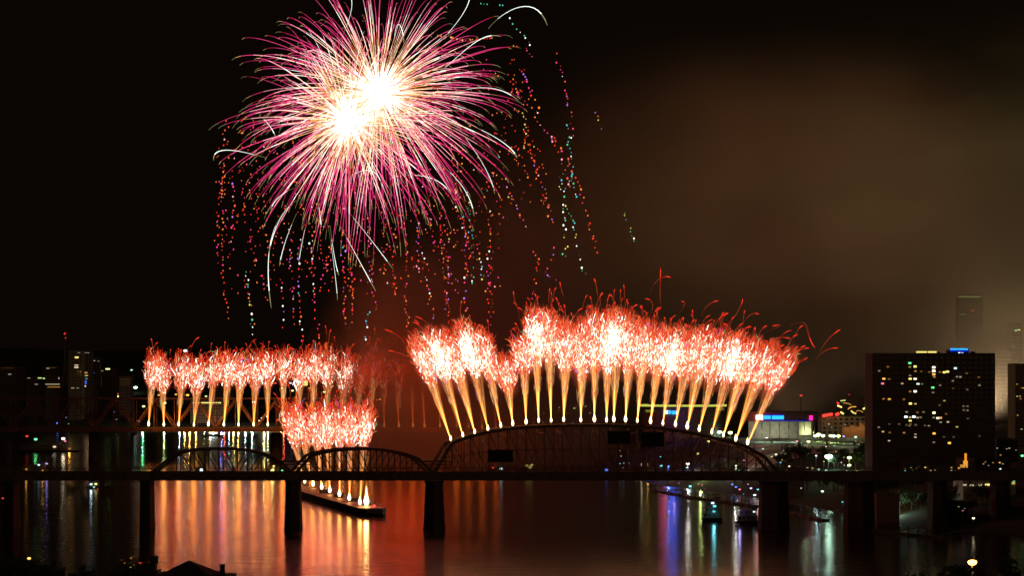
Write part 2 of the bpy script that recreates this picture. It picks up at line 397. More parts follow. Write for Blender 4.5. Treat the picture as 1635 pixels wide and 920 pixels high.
# ------------------------------------------------------------------ fireworks on the bridges and the barge
COLM = additive('jet_fire', (1, .33, .06), .21, 0, 34, .045)
COLF = additive('far_jet_fire', (1, .32, .05), .26, 0, 42, .03)
COLR = additive('smoke_dimmed_jet_fire', (1, .12, .02), .14, 0, 42, .01)  # dimming by the smoke in front is put into this flame colour
BASEM = glow('nozzle_flame', (1, .72, .32), 6)
BASER = glow('smoke_dimmed_nozzle_flame', (1, .25, .06), 1.2)  # same smoke dimming painted into the nozzle flame
GLOW_SHELL = additive('painted_glow', (1, .16, .07), .09, facing=2.6)  # glow of lit smoke around the crowns, painted as emissive shells
GLOW_SHELLH = additive('painted_glow_hot', (1, .6, .36), .55, facing=3.0)
GLOW_SHELLR = additive('painted_glow_red', (1, .085, .03), .08, facing=2.6)
ORD = ['first', 'second', 'third', 'fourth', 'fifth', 'sixth', 'seventh', 'eighth', 'ninth', 'tenth', 'eleventh', 'twelfth', 'thirteenth', 'fourteenth', 'fifteenth',
       'sixteenth', 'seventeenth', 'eighteenth', 'nineteenth', 'twentieth', 'twenty-first', 'twenty-second', 'twenty-third', 'twenty-fourth', 'twenty-fifth', 'twenty-sixth', 'twenty-seventh', 'twenty-eighth', 'twenty-ninth', 'thirtieth', 'thirty-first', 'thirty-second', 'thirty-third', 'thirty-fourth', 'thirty-fifth', 'thirty-sixth']
def ico_verts():
    import bmesh
    bm = bmesh.new(); bmesh.ops.create_icosphere(bm, subdivisions=4, radius=1)
    v = np.array([q.co[:] for q in bm.verts]); f = [tuple(x.index for x in q.verts) for q in bm.faces]; bm.free(); return v, f
IV, IF = ico_verts()
def fan(root, lean, hcol, r0, r1, nst, m, s):
    """flame column: a sheaf of thin diverging threads of fire"""
    kk = 10; t = np.linspace(0, 1, kk)
    a = rng.uniform(0, 2*np.pi, nst); rr = rng.uniform(0, 1, nst)**.8*r1
    ln = hcol*rng.uniform(.75, 1.15, nst)
    p = np.zeros((nst, kk, 3))
    p[:, :, 0] = lean*(ln/hcol)[:, None]*t+ (rr*np.cos(a))[:, None]*t**1.1
    p[:, :, 1] = (rr*np.sin(a))[:, None]*t**1.1
    p[:, :, 2] = ln[:, None]*t+.6
    rad = (r0+(s*rng.uniform(.5, 1.3, nst))[:, None]*t[None])*np.ones((nst, kk))
    rad[:, -1] *= .15
    return tubes('flame_column', p, rad, [m], np.zeros(nst, int), parent=root, sides=6)
def crown(root, c, semi, n, px, style, lean=(0, 0, 1), hooks=10):
    """cloud of short wriggling sparks; px is one photo pixel in metres"""
    d = rng.normal(size=(n, 3)); d /= np.linalg.norm(d, axis=1, keepdims=True)
    r = rng.uniform(0, 1, n)**.50
    pos = d*r[:, None]
    tail = rng.uniform(0, 1, n) < .13
    pos[:, 2] = np.where(tail, -rng.uniform(.6, 1.75, n), pos[:, 2]); pos[:, :2] *= np.where(tail, .55, 1.0)[:, None]
    # flared towards the top
    fl = np.maximum(1+.30*pos[:, 2], .5)
    pos[:, 0] *= fl; pos[:, 1] *= fl
    rad = np.linalg.norm(pos, axis=1)+rng.normal(0, .10, n)+.22*np.maximum(pos[:, 2], 0)
    lv = np.array(lean, float); lv /= np.linalg.norm(lv)
    world = np.array(c)+np.stack([pos[:, 0]*semi[0], pos[:, 1]*semi[0], np.zeros(n)], 1)+pos[:, 2:3]*semi[1]*lv
    kk = 4; t = np.linspace(0, 1, kk)
    ln = px*rng.uniform(1.5, 6.5, n)*(1+.6*(rad > .85))
    dirn = lv[None]*np.where(tail, 2.0, 1.15)[:, None]+rng.normal(0, .28, (n, 3))*np.where(tail, .2, 1)[:, None]+np.stack([pos[:, 0], pos[:, 1], pos[:, 2]*0], 1)*.35
    side = rng.normal(0, .20, (n, 3))*np.where(tail, .1, 1)[:, None]
    p = world[:, None]+ln[:, None, None]*(dirn[:, None]*t[None, :, None]+side[:, None]*np.sin(t*np.pi*1.4)[None, :, None])
    w_ = px*rng.uniform(.20, .55, n)*np.where(tail, .6, 1)
    rr = w_[:, None]*np.array([.4, 1, .9, .3])[None]
    pal = {'warm': (['white', 'cream', 'blush', 'salmon', 'red', 'tan'], [.10, .18, .27, .22, .17, .06], ['red', 'salmon', 'deepred', 'blush', 'orange'], [.45, .20, .22, .06, .07]),
           'hot': (['white', 'cream', 'blush', 'salmon', 'red'], [.30, .28, .23, .13, .06], ['red', 'salmon', 'deepred', 'blush', 'orange'], [.42, .25, .15, .10, .08]),
           'mid': (['white', 'cream', 'blush', 'salmon', 'red'], [.07, .15, .28, .29, .21], ['red', 'salmon', 'deepred', 'maroon', 'orange'], [.38, .20, .24, .1, .08]),
           'dim': (['blush', 'salmon', 'red', 'deepred', 'maroon'], [.04, .08, .25, .38, .25], ['deepred', 'maroon', 'red', 'rust'], [.35, .40, .1, .15])}[style]
    ci = rng.choice([KI[q] for q in pal[0]], n, p=pal[0+1]); co = rng.choice([KI[q] for q in pal[2]], n, p=pal[3])
    mi = np.where(rad > rng.uniform(.72, 1.05, n), co, ci); mi = np.where(tail, rng.choice([KI['tan'], KI['gold'], KI['rust'], KI['rust'], KI['tan']], n), mi)
    odd = rng.uniform(0, 1, n) < .03; mi[odd] = rng.choice([KI['violet'], KI['green'], KI['tan'], KI['olive']], odd.sum())
    o = tubes('spark_crown', p, rr, KM, mi, parent=root, sides=3)
    if hooks:
        kk = 9; t = np.linspace(0, 1, kk); h = hooks
        st = np.array(c)+semi[1]*lv*.5+rng.normal(0, semi[0]*.45, (h, 3))
        ht = semi[1]*rng.uniform(.45, 1.15, h); dr = rng.normal(0, 1, h)*semi[0]*.45+lv[0]*ht*.8
        p = np.zeros((h, kk, 3)); p[:, :, 0] = st[:, 0:1]+dr[:, None]*t**1.5; p[:, :, 1] = st[:, 1:2]
        p[:, :, 2] = st[:, 2:3]+ht[:, None]*(1.25*t-.38*t**3)
        rr = px*np.array([.15, .2, .25, .3, .4, .5, .8, 1.0, .6])[None]*rng.uniform(.6, 1.15, h)[:, None]
        mi = np.tile(np.array([KI['maroon']]*3+[KI['rust']]*2+[KI['deepred'], KI['red'], KI['red']]), (h, 1))
        tubes('ember_hooks', p, rr, KM, mi, parent=o, sides=3)
    return o
def glow_shell(root, c, semi, m, lean=0, name='painted_glow'):
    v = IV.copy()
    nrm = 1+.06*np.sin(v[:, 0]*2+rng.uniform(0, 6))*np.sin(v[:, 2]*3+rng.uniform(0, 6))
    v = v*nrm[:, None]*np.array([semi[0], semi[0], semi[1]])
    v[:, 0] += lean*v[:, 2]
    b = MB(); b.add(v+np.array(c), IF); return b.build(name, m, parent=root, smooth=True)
def mortar(root, s, hot=True, m=BASEM):
    b = MB(); b.lathe([(.45*s, -.9*s), (.45*s, .2*s), (.38*s, .2*s), (.38*s, -.6*s)], n=10); b.build('mortar_tube', POST, parent=root)
    b = MB(); b.lathe([(.1*s, .1*s), (.62*s, .7*s), (.85*s, 1.5*s), (.72*s, 2.5*s), (.35*s, 3.6*s), (.05*s, 4.6*s)], n=10); b.build('nozzle_flame', m, parent=root, smooth=True)

mains = [(719.6, 704.6), (739, 698.7), (758, 693.7), (779, 688.7), (799.6, 683.5), (818.7, 681), (840, 678.5), (860, 675.7), (880, 675), (900, 674.4), (927.4, 674.8), (949, 674.8),
         (968.5, 675), (980, 674.8), (998.8, 675), (1017.6, 675.6), (1038.7, 677.8), (1058.5, 680), (1078.5, 682.4), (1097.4, 686.5), (1116.5, 690), (1136.5, 694.3), (1155, 699), (1174.8, 705.7), (1193.7, 711.7)]
LEANX = [(719, -42), (758, -34), (800, -24), (819, -10), (840, -4), (880, -3), (900, 2), (960, 1), (1000, 7), (1060, 16), (1100, 24), (1150, 34), (1194, 50)]
# centre row (px) of each crown, semi height, heat
MC = [(580, 44, 'hot'), (572, 46, 'hot'), (578, 46, 'hot'), (560, 48, 'hot'), (575, 44, 'hot'), (600, 30, 'mid'), (575, 34, 'mid'), (538, 48, 'hot'), (545, 46, 'hot'), (553, 44, 'hot'), (563, 50, 'hot'), (552, 52, 'hot'),
      (548, 50, 'hot'), (545, 48, 'hot'), (553, 50, 'hot'), (558, 46, 'hot'), (562, 44, 'hot'), (570, 46, 'hot'), (568, 46, 'mid'), (572, 46, 'hot'), (574, 46, 'hot'), (582, 44, 'hot'), (588, 44, 'hot'), (592, 42, 'mid'), (594, 40, 'mid')]
HOT = {1: .8, 3: .9, 7: 1.0, 12: 1.3, 13: 1.2, 17: .9, 21: .8}
for i, (bx, by) in enumerate(mains):
    c0 = P(bx, by, DB+3); cyy, sh_, st = MC[i]
    nm = 'twenty-fifth and rightmost' if i == 24 else ('leftmost' if i == 0 else ORD[i])
    root = empty('firework_jet', c0, '%s fire jet from the left on the big arched span' % nm, 'firework jet', 'firework jets along the top of the arched bridge')
    m1 = (DB+3)/F; dx = interp(LEANX, bx)*m1; dz = (by-cyy)*m1
    mortar(root, rng.uniform(.55, .85))
    dz *= rng.uniform(.96, 1.05)
    hc = dz*.92
    fan(root, dx*.95, hc*1.08, .12, rng.uniform(2.3, 4.2), int(rng.integers(20, 38)), COLM, .26)
    lv = np.array([dx, 0, dz])*1.0
    semi = (rng.uniform(18.5, 22.5)*m1, sh_*m1*1.04)
    crown(root, (dx, 0, dz), semi, 1750, m1, 'hot' if i in HOT else ('warm' if st == 'hot' else 'mid'), lv, hooks=9 if i > 5 else 4)
    if i in HOT: glow_shell(root, (dx, 0, dz+1), (13*m1, 24*m1), GLOW_SHELLH, dx/dz, 'painted_glow')
    glow_shell(root, (dx, 0, dz), (semi[0]*1.25, semi[1]*1.2), GLOW_SHELL, dx/dz)
    point('jet_light', (dx, -2, dz), (1, .24, .10), 3500, 5, root)
    point('nozzle_light', (0, -1, 2), (1, .32, .12), 500, .7, root)
# stray comets off the right end and the tall one above the middle
def comet(root, pts, D, px=1.0, name='stray_comet', pal=('maroon', 'rust', 'deepred', 'red'), wmul=1.0):
    pts = np.array(pts, float); s = np.linspace(0, 1, 16); q = np.linspace(0, 1, len(pts))
    # smooth polyline
    cx = np.polyfit(q, pts[:, 0], min(3, len(pts)-1)); cyv = np.polyfit(q, pts[:, 1], min(3, len(pts)-1))
    p = np.array([P(np.polyval(cx, a), np.polyval(cyv, a), D) for a in s])-np.array(root.location)
    rr = D/F*px*wmul*(.25+.75*s**2); rr[-1] *= .3
    mi = np.array([KI[pal[min(len(pal)-1, int(a*len(pal)))]] for a in s[:-1]])
    return tubes(name, p[None], rr[None], KM, mi[None], parent=root, sides=5)
strays = empty('ember_comets', P(1240, 580, DB+4), 'scattered red ember comets curling beyond the right end and top of the bridge jets', 'embers')
for pts in ([(1055, 500), (1054, 465), (1055, 428)], [(1037, 470), (1052, 446), (1071, 443)], [(1306, 570), (1320, 545), (1342, 526)], [(1262, 520), (1284, 516), (1290, 530), (1301, 556)],
            [(1304, 575), (1318, 560), (1338, 556)], [(1265, 572), (1276, 560), (1292, 556)], [(1160, 520), (1178, 498), (1186, 477)], [(1185, 520), (1198, 503), (1212, 502)], [(1120, 505), (1130, 488), (1147, 480)],
            [(1085, 500), (1093, 485), (1088, 482)], [(1225, 530), (1245, 520), (1233, 521)], [(648, 560), (640, 540), (614, 526)], [(656, 575), (640, 565), (620, 560)], [(831, 500), (822, 480), (820, 465)], [(903, 480), (897, 465), (894, 450)],
            [(1250, 590), (1275, 580), (1289, 571)], [(1215, 550), (1240, 540), (1262, 541)], [(964, 500), (958, 480), (962, 467)], [(1035, 510), (1042, 486), (1030, 477)]):
    comet(strays, pts, DB+4, .95)

far_x = [237.3, 261.6, 285.3, 309.6, 332.8, 357.4, 380.8, 404.9, 427.5, 451.5, 474, 498, 521.6, 545.3, 567, 591, 613.7, 637, 659.5, 678, 702.5, 729, 748, 770, 792]
m2 = (D2-4)/F
fl_lean = [8, -2, 6, 6, 10, 8, 4, 4, 0, 2, 6, 4, 2, 6, 10, 6]
for i, bx in enumerate(far_x):
    smoky = i > 15
    by = 681.5 if i < 16 else 683.5+max(0, i-20)*.9
    c0 = P(bx, by, D2-4)
    root = empty('firework_jet', c0, ('%s fire jet from the left on the straight far bridge' % ('leftmost' if i == 0 else ORD[i])) + (', dim red in smoke' if smoky else ', pink and red crown'), 'firework jet', 'firework jets along the far straight bridge')
    if smoky:
        mortar(root, 1.2, m=BASER); fan(root, -3*m2, 36, .25, 3.2, 7, COLR, .5)
        if i < 18: crown(root, (0, 0, 46), (14*m2, 34*m2), 260, m2, 'dim', hooks=0)
        point('nozzle_light', (0, -2, 6), (1, .17, .012), 3500 if i < 21 else 6500, 2.5, root)
        if i < 21: point('jet_light', (0, -2, 50), (1, .05, .006), 22000, 14, root)
        continue
    mortar(root, rng.uniform(.8, 1.15))
    dx = fl_lean[i]*m2; top = rng.uniform(-6, 5)
    cyy = [594, 602, 598, 604, 594, 594, 596, 596, 592, 590, 596, 588, 590, 600, 602, 590][i]
    dz = (by-cyy)*m2
    fan(root, dx*.9, dz*.9, .2, rng.uniform(3, 5), int(rng.integers(13, 22)), COLF, .36)
    st = 'mid' if i not in (0, 8) else 'hot'
    crown(root, (dx, 0, dz), (16*m2, (32 if i < 12 else 38)*m2), 760, m2, 'dim' if i > 13 else ('warm' if i in (0, 3, 5, 8) else st), (dx, 0, dz), hooks=6)
    glow_shell(root, (dx, 0, dz), (16*m2, 32*m2), GLOW_SHELLR if i > 10 else GLOW_SHELL, dx/dz)
    point('nozzle_light', (0, -2, 7), (1, .25, .015), 5200, 1.8, root)
    point('jet_light', (dx, -2, dz+2), (1, .055, .008), 7500, 11, root)

# barge with its own row of jets
Bn = np.array([-69.0, 1400.0]); Bf = np.array([-126.0, 1668.0])
bd = (Bf-Bn)/np.linalg.norm(Bf-Bn); blen = np.linalg.norm(Bf-Bn); bperp = np.array([bd[1], -bd[0]])
barge = empty('fireworks_barge', (Bn[0], Bn[1], 0), 'long low dark barge with mortars and flames on deck, moored beyond the bridge', 'barge')
def bpt(u, v, z): q = bd*u+bperp*v; return (q[0], q[1], z)
hb = MB(); secs = [(-4, 4, 1.4, 4.0), (3, 7, -1, 4.0), (blen*.33, 7, -1, 3.8), (blen*.66, 7, -1, 3.8), (blen-5, 7, -1, 3.8), (blen+3, 5, 1.4, 4.0)]
vv = []; ff = []
for u, hw, z0_, z1_ in secs: vv += [bpt(u, -hw, z0_), bpt(u, hw, z0_), bpt(u, hw, z1_), bpt(u, -hw, z1_)]
for i in range(len(secs)-1):
    for q in range(4): ff.append((i*4+q, i*4+(q+1) % 4, (i+1)*4+(q+1) % 4, (i+1)*4+q))
ff += [(3, 2, 1, 0), tuple(len(secs)*4-4+q for q in range(4))]
hb.add(vv, ff); hb.build('hull', HULL, parent=barge)
hb = MB()
for s_ in (-6.7, 6.7):
    hb.beam(bpt(2, s_, 5.0), bpt(blen-6, s_, 5.0), .12)
    for u in np.arange(2, blen-6, 6): hb.beam(bpt(u, s_, 3.8), bpt(u, s_, 5.0), .12)
hb.build('handrail', POST, parent=barge)
hb = MB()
for u in (blen*.12, blen*.3, blen*.5, blen*.7): hb.box(bpt(u, 3, 4.7), (3, 5, 2), rz=math.atan2(bd[1], bd[0]))
hb.build('mortar_rack', POST, parent=barge)
def small_lamp(root, loc, c, s, r, name='deck_lamp'):
    b = MB(); b.add(IVS*r, IFS); o = b.build(name, glow('lamp_'+name, c, s), parent=root, loc=loc); return o
import bmesh as _bm
_b = _bm.new(); _bm.ops.create_icosphere(_b, subdivisions=2, radius=1); IVS = np.array([q.co[:] for q in _b.verts]); IFS = [tuple(x.index for x in q.verts) for q in _b.faces]; _b.free()
small_lamp(barge, bpt(-3, 0, 5.2), (1, .05, .04), 2.5, .75, 'bow_lamp')
bases = [(486.5, 773), (500, 778), (513.6, 783), (526.5, 788.5), (542, 794.5), (557.7, 801), (574.6, 808)]
crownx = [466, 482, 505, 522, 543, 560, 583]
for i, (bx, by) in enumerate(bases):
    D = (H-4.3)*F/(by-Y0); c0 = P(bx, by, D); mm = D/F
    root = empty('firework_jet', c0, '%s fire jet counted from the far end of the dark barge' % ORD[i], 'firework jet', 'firework jets on the barge')
    mortar(root, 1.0)
    dx = (crownx[i]-bx)*mm; dz = (by-684)*mm
    fan(root, dx, dz*.9, .22, 2.8, 12, COLM, .35)
    crown(root, (dx, 0, dz), (15*mm, 40*mm), 1300, mm, 'warm' if i in (3, 6) else 'mid', (dx, 0, dz), hooks=7)
    glow_shell(root, (dx, 0, dz), (15*mm, 40*mm), GLOW_SHELL, dx/dz)
    point('nozzle_light', (0, -1, 3), (1, .30, .03), 1200, 1.3, root)
    point('jet_light', (dx, -2, dz), (1, .07, .015), 6000, 9, root)
c0 = P(585, 808, 1430)
root = empty('flare', c0, 'big white teardrop flame burning alone near the front of the dark barge', 'flare')
b = MB(); b.lathe([(.2, 0), (1.0, .6), (1.35, 1.9), (1.15, 3.4), (.6, 5.2), (.25, 7.5), (.03, 10)], n=14); b.build('flame', BASEM, parent=root, smooth=True)
b = MB(); b.lathe([(.3, -1.6), (.5, -.2), (.7, .1), (.3, .15)], n=12); b.build('fire_pan', POST, parent=root)
b = MB(); b.lathe([(.4, .5), (1.6, 3), (1.3, 7), (.5, 13), (.1, 20)], n=14); b.build('flame_halo', additive('flare_tip', (1, .25, .03), .5, 0, 20, 0, facing=1.5), parent=root, smooth=True)
point('flare_light', (0, -2, 3), (1, .42, .12), 4500, 1.2, root)

# ------------------------------------------------------------------ the big aerial bursts
def burst(cxp, cyp, D, Rm, n, label, seed):
    g = np.random.default_rng(seed)
    c = P(cxp, cyp, D); root = empty('firework_burst', c, label, 'firework burst', 'pair of aerial bursts')
    d = g.normal(size=(n, 3)); d /= np.linalg.norm(d, axis=1, keepdims=True)
    kk = 18; t = np.linspace(0, 1, kk)
    r = Rm*np.clip(g.normal(.95, .13, n), .5, 1.2)
    s = .02+.98*(1-(1-t)**1.35)
    wig = g.normal(0, .014, (n, 3))*Rm
    d[:, 0] *= 1.07
    p = d[:, None]*r[:, None, None]*s[None, :, None]+wig[:, None]*np.sin(t*3)[None, :, None]
    p[:, :, 2] -= Rm*.17*t[None]**2.6+Rm*.02*s[None]
    wd = D/F*g.uniform(.24, .54, n)*np.where(g.uniform(size=n) < .25, 1.35, 1)
    rad = wd[:, None]*(1.0+.1*t-.72*t**5)[None]
    A = [KI[x] for x in ('white', 'white', 'cream', 'gold', 'cream', 'blush', 'rose', 'rose', 'rose', 'hotpink', 'hotpink', 'hotpink', 'hotpink', 'hotpink', 'magenta', 'magenta', 'gold')]
    B = [KI[x] for x in ('white', 'cream', 'gold', 'cream', 'tan', 'cream', 'rose', 'cream', 'rose', 'rose', 'rose', 'tan', 'magenta', 'magenta', 'magenta', 'olive', 'olive')]
    C_ = [KI[x] for x in ('white', 'white', 'white', 'cream', 'gold', 'gold', 'cream', 'cream', 'cream', 'coolwhite', 'rose', 'rose', 'rose', 'hotpink', 'hotpink', 'gold', 'olive')]
    E = [KI[x] for x in ('white', 'cream', 'gold', 'gold', 'orange', 'gold', 'salmon', 'rose', 'hotpink', 'hotpink', 'hotpink', 'magenta', 'magenta', 'magenta', 'deepred', 'olive', 'olive')]
    pal = np.array([A, B, C_, E]); mi = pal[g.choice(4, n, p=[.36, .2, .26, .18])]
    # the hundred longest on the picture plane are parts
    vis = np.hypot(p[:, -1, 0]-p[:, 0, 0], p[:, -1, 2]-p[:, 0, 2]); order = np.argsort(-vis)
    for q in order[:100]:
        tubes('star_trail', p[q][None], rad[q][None], KM, mi[q][None], parent=root, sides=4)
    rest = order[100:]
    tag(tubes('star_trails', p[rest], rad[rest], KM, mi[rest], parent=root, sides=3), kind='stuff')
    glow_shell(root, (0, 0, -Rm*.03), (Rm*.36, Rm*.32), additive('painted_core_glow', (1, .42, .2), .32, facing=3.0), 0, 'core_glow')  # soft glow of the core painted with an emissive shell
    return root
DBu = 1900.0
b1 = burst(604, 150, DBu, 89, 390, 'larger white and magenta fireworks burst filling the upper left sky, its core up and right', 3)
b2 = burst(556, 192, DBu-40, 74, 280, 'lower left of the two overlapping magenta fireworks bursts high over the river', 8)
point('burst_light', (0, -20, 0), (1, .10, .05), 9e5, 40, b1)
point('burst_light', (0, -20, 0), (1, .10, .05), 3e5, 30, b2)
# white curling comets thrown by the burst
cw = empty('comet_shell', P(580, 240, DBu-60), 'thin white streamers curling out and falling around the magenta burst', 'firework comets')
Wp = ('olive', 'coolwhite', 'coolwhite', 'coolwhite', 'coolwhite', 'olive')
for pts, wm in (([(425, 252), (390, 243), (355, 240), (341, 256)], 1.0), ([(780, 45), (808, 20), (845, 10), (874, 40)], 1.1), ([(474, 320), (446, 352), (428, 410)], .8), ([(452, 340), (430, 400), (433, 492)], .9),
            ([(474, 340), (456, 385), (446, 425)], .7), ([(490, 350), (482, 390), (477, 420)], .5), ([(527, 360), (534, 410), (541, 440)], .8), ([(524, 360), (534, 430), (539, 480)], .5), ([(543, 360), (570, 410), (600, 465)], .8),
            ([(546, 325), (590, 380), (628, 430)], .6), ([(470, 300), (445, 315), (432, 335)], .8), ([(742, 195), (800, 225), (826, 252)], 1.0), ([(700, 260), (740, 300), (757, 345)], .9), ([(720, 190), (770, 260), (790, 310)], .6),
            ([(630, 100), (632, 45), (640, 42), (645, 70)], .8), ([(480, 95), (500, 80), (530, 95), (560, 130)], .8), ([(690, 120), (725, 95), (762, 65), (800, 58)], .9), ([(640, 280), (690, 285), (720, 310)], .8), ([(545, 290), (590, 272), (610, 300)], .8),
            ([(415, 185), (430, 200), (440, 218)], .9), ([(720, 150), (780, 140), (828, 160)], .8), ([(508, 320), (511, 345), (513, 362)], .8), ([(690, 80), (740, 20), (748, -15)], .9), ([(540, 70), (560, 20), (558, -10)], .6)):
    comet(cw, pts, DBu-60, .95, 'white_streamer', Wp, wm)
# falling strobing stars in hanging chains
fs = empty('falling_stars', P(620, 300, DBu-30), 'shower of red, pink and green stars dropping in chains below the burst', 'firework stars')
chains = [([(359, 262), (352, 330), (346, 385), (352, 425)], 'r'), ([(361, 296), (360, 420), (363, 470), (370, 514)], 'r'), ([(376, 285), (378, 320), (373, 390)], 'p'), ([(393, 272), (394, 330), (404, 380), (414, 430)], 'r'), ([(416, 440), (422, 470), (427, 490)], 'r'),
          ([(395, 435), (400, 480), (403, 540)], 'g'), ([(398, 450), (405, 490), (410, 520)], 'r'), ([(408, 255), (410, 300), (404, 360)], 'r'), ([(446, 445), (450, 490), (448, 530)], 'm'), ([(440, 370), (430, 410), (428, 445)], 'r'), ([(474, 380), (472, 440), (478, 545)], 'm'),
          ([(497, 360), (494, 400), (499, 480), (508, 550)], 'm'), ([(512, 340), (514, 400), (520, 430)], 'r'), ([(465, 400), (466, 450), (470, 520)], 'p'), ([(545, 370), (546, 430), (549, 520)], 'm'), ([(560, 380), (566, 460), (566, 520)], 'r'), ([(585, 360), (590, 430), (600, 500)], 'p'),
          ([(590, 500), (588, 530), (586, 545)], 'g'), ([(566, 395), (556, 440), (562, 480)], 'r'), ([(612, 330), (614, 400), (612, 440)], 'r'), ([(643, 330), (650, 400), (648, 470), (652, 545)], 'r'), ([(668, 320), (664, 380), (668, 440)], 'p'), ([(668, 380), (680, 430), (694, 515)], 'm'),
          ([(676, 330), (690, 360), (692, 400)], 'r'), ([(705, 320), (706, 400), (714, 470), (718, 520)], 'r'), ([(714, 350), (712, 400), (716, 440), (713, 500)], 'p'), ([(730, 330), (742, 370), (744, 440), (742, 500)], 'm'), ([(745, 310), (752, 345), (756, 420), (756, 455)], 'g'), ([(738, 350), (750, 390), (746, 430)], 'r'),
          ([(783, 340), (782, 395), (778, 440), (784, 520)], 'm'), ([(786, 400), (780, 450), (788, 500)], 'r'), ([(768, 415), (770, 450)], 'g'), ([(796, 297), (801, 330), (803, 365)], 'r'), ([(809, 296), (820, 315), (840, 365)], 'p'), ([(770, 270), (790, 275), (800, 285)], 'o'), ([(722, 255), (730, 300), (726, 325)], 'o'),
          ([(826, 238), (837, 268), (846, 290)], 'r'), ([(846, 230), (852, 260), (872, 310), (884, 362)], 'p'), ([(870, 312), (876, 345), (876, 355)], 'r'), ([(895, 280), (900, 330), (902, 415)], 'g'), ([(896, 300), (912, 350), (922, 395), (933, 440)], 'g'), ([(889, 85), (900, 130), (912, 190), (912, 220)], 'm'),
          ([(884, 222), (905, 255), (925, 300), (938, 350), (955, 410)], 'r'), ([(951, 178), (957, 193), (963, 210)], 'y'), ([(997, 340), (1008, 370), (1016, 392)], 'g'), ([(822, 72), (840, 76), (855, 97)], 'r'), ([(767, 9), (800, 12), (846, 75)], 'c'), ([(855, 195), (880, 218), (892, 245), (910, 300)], 'p'),
          ([(835, 110), (850, 150), (862, 185)], 'm'), ([(824, 175), (840, 190), (836, 240)], 'o'), ([(812, 120), (826, 150), (858, 182)], 'r'), ([(843, 198), (846, 235), (862, 270)], 'r'), ([(853, 400), (861, 410), (850, 480)], 'r'), ([(886, 398), (870, 440), (893, 452)], 'm'), ([(905, 205), (913, 290), (920, 330)], 'c'), ([(700, 52), (740, 60), (790, 56)], 'o'), ([(635, 355), (625, 420), (632, 470)], 'r'), ([(530, 385), (520, 430), (505, 470)], 'r')]
cpal = {'r': ['red', 'red', 'orange', 'salmon', 'hotpink'], 'p': ['hotpink', 'red', 'rose', 'violet', 'salmon'], 'm': ['red', 'red', 'hotpink', 'hotpink', 'coolwhite', 'violet', 'orange', 'salmon'], 'g': ['green', 'cyan', 'coolwhite', 'dimgreen', 'yellow'], 'o': ['orange', 'red', 'gold'], 'y': ['yellow', 'orange', 'violet', 'coolwhite'], 'c': ['cyan', 'coolwhite', 'green', 'olive']}
def stars(name, pp, cols, wd, root):
    n = len(pp); t = np.array([-1, -.45, .2, .75, 1.2])
    p = np.repeat(pp[:, None], 5, 1); p[:, :, 2] += wd[:, None]*t[None]*1.0
    r = wd[:, None]*np.array([.1, .75, 1.0, .7, .15])[None]
    return tubes(name, p, r, KM, cols, parent=root, sides=6)
for pts, kd in chains:
    pts = np.array(pts, float); seg = np.concatenate([[0], np.cumsum(np.hypot(*np.diff(pts, axis=0).T))]); tot = seg[-1]
    s = []; a = 0
    while a < tot: s.append(a); a += rng.choice([4, 5.5, 7.5, 10, 14])*rng.uniform(.8, 1.15)
    s = np.array(s); px = np.interp(s, seg, pts[:, 0])+rng.normal(0, 1.7, len(s)); py = np.interp(s, seg, pts[:, 1])
    pp = np.array([P(x, y, DBu-30) for x, y in zip(px, py)])-np.array(fs.location)
    pp[:, 1] += rng.uniform(-25, 25)
    stars('star_chain', pp, np.array([KI[c] for c in rng.choice(cpal[kd], len(s))]), DBu/F*rng.uniform(.75, 1.1)*rng.uniform(.7, 1.8, len(s)), fs)
n = 820   # loose stars between the chains
bx = rng.uniform(345, 800, n); by = rng.uniform(190, 470, n); keep = (rng.uniform(0, 1, n) < np.clip(1.25-(by-250)/260, .12, 1)); bx, by = bx[keep], by[keep]
pp = np.array([P(x, y, DBu-30+rng.uniform(-50, 50)) for x, y in zip(bx, by)])-np.array(fs.location)
tag(stars('scattered_stars', pp, np.array([KI[c] for c in rng.choice(['red', 'orange', 'hotpink', 'salmon', 'rose', 'cyan', 'yellow'], len(pp), p=[.42, .20, .2, .1, .05, .02, .01])]), DBu/F*rng.uniform(.6, 1.35, len(pp)), fs), kind='stuff')
n = 150
bx = rng.uniform(760, 880, n); by = rng.uniform(90, 330, n); keep = np.abs((bx-800)-(by-90)*.2) < 38; bx, by = bx[keep], by[keep]
pp = np.array([P(x, y, DBu-30+rng.uniform(-50, 50)) for x, y in zip(bx, by)])-np.array(fs.location)
tag(stars('scattered_stars', pp, np.array([KI[c] for c in rng.choice(['red', 'orange', 'hotpink', 'yellow'], len(pp), p=[.4, .35, .2, .05])]), DBu/F*rng.uniform(.6, 1.2, len(pp)), fs), kind='stuff')

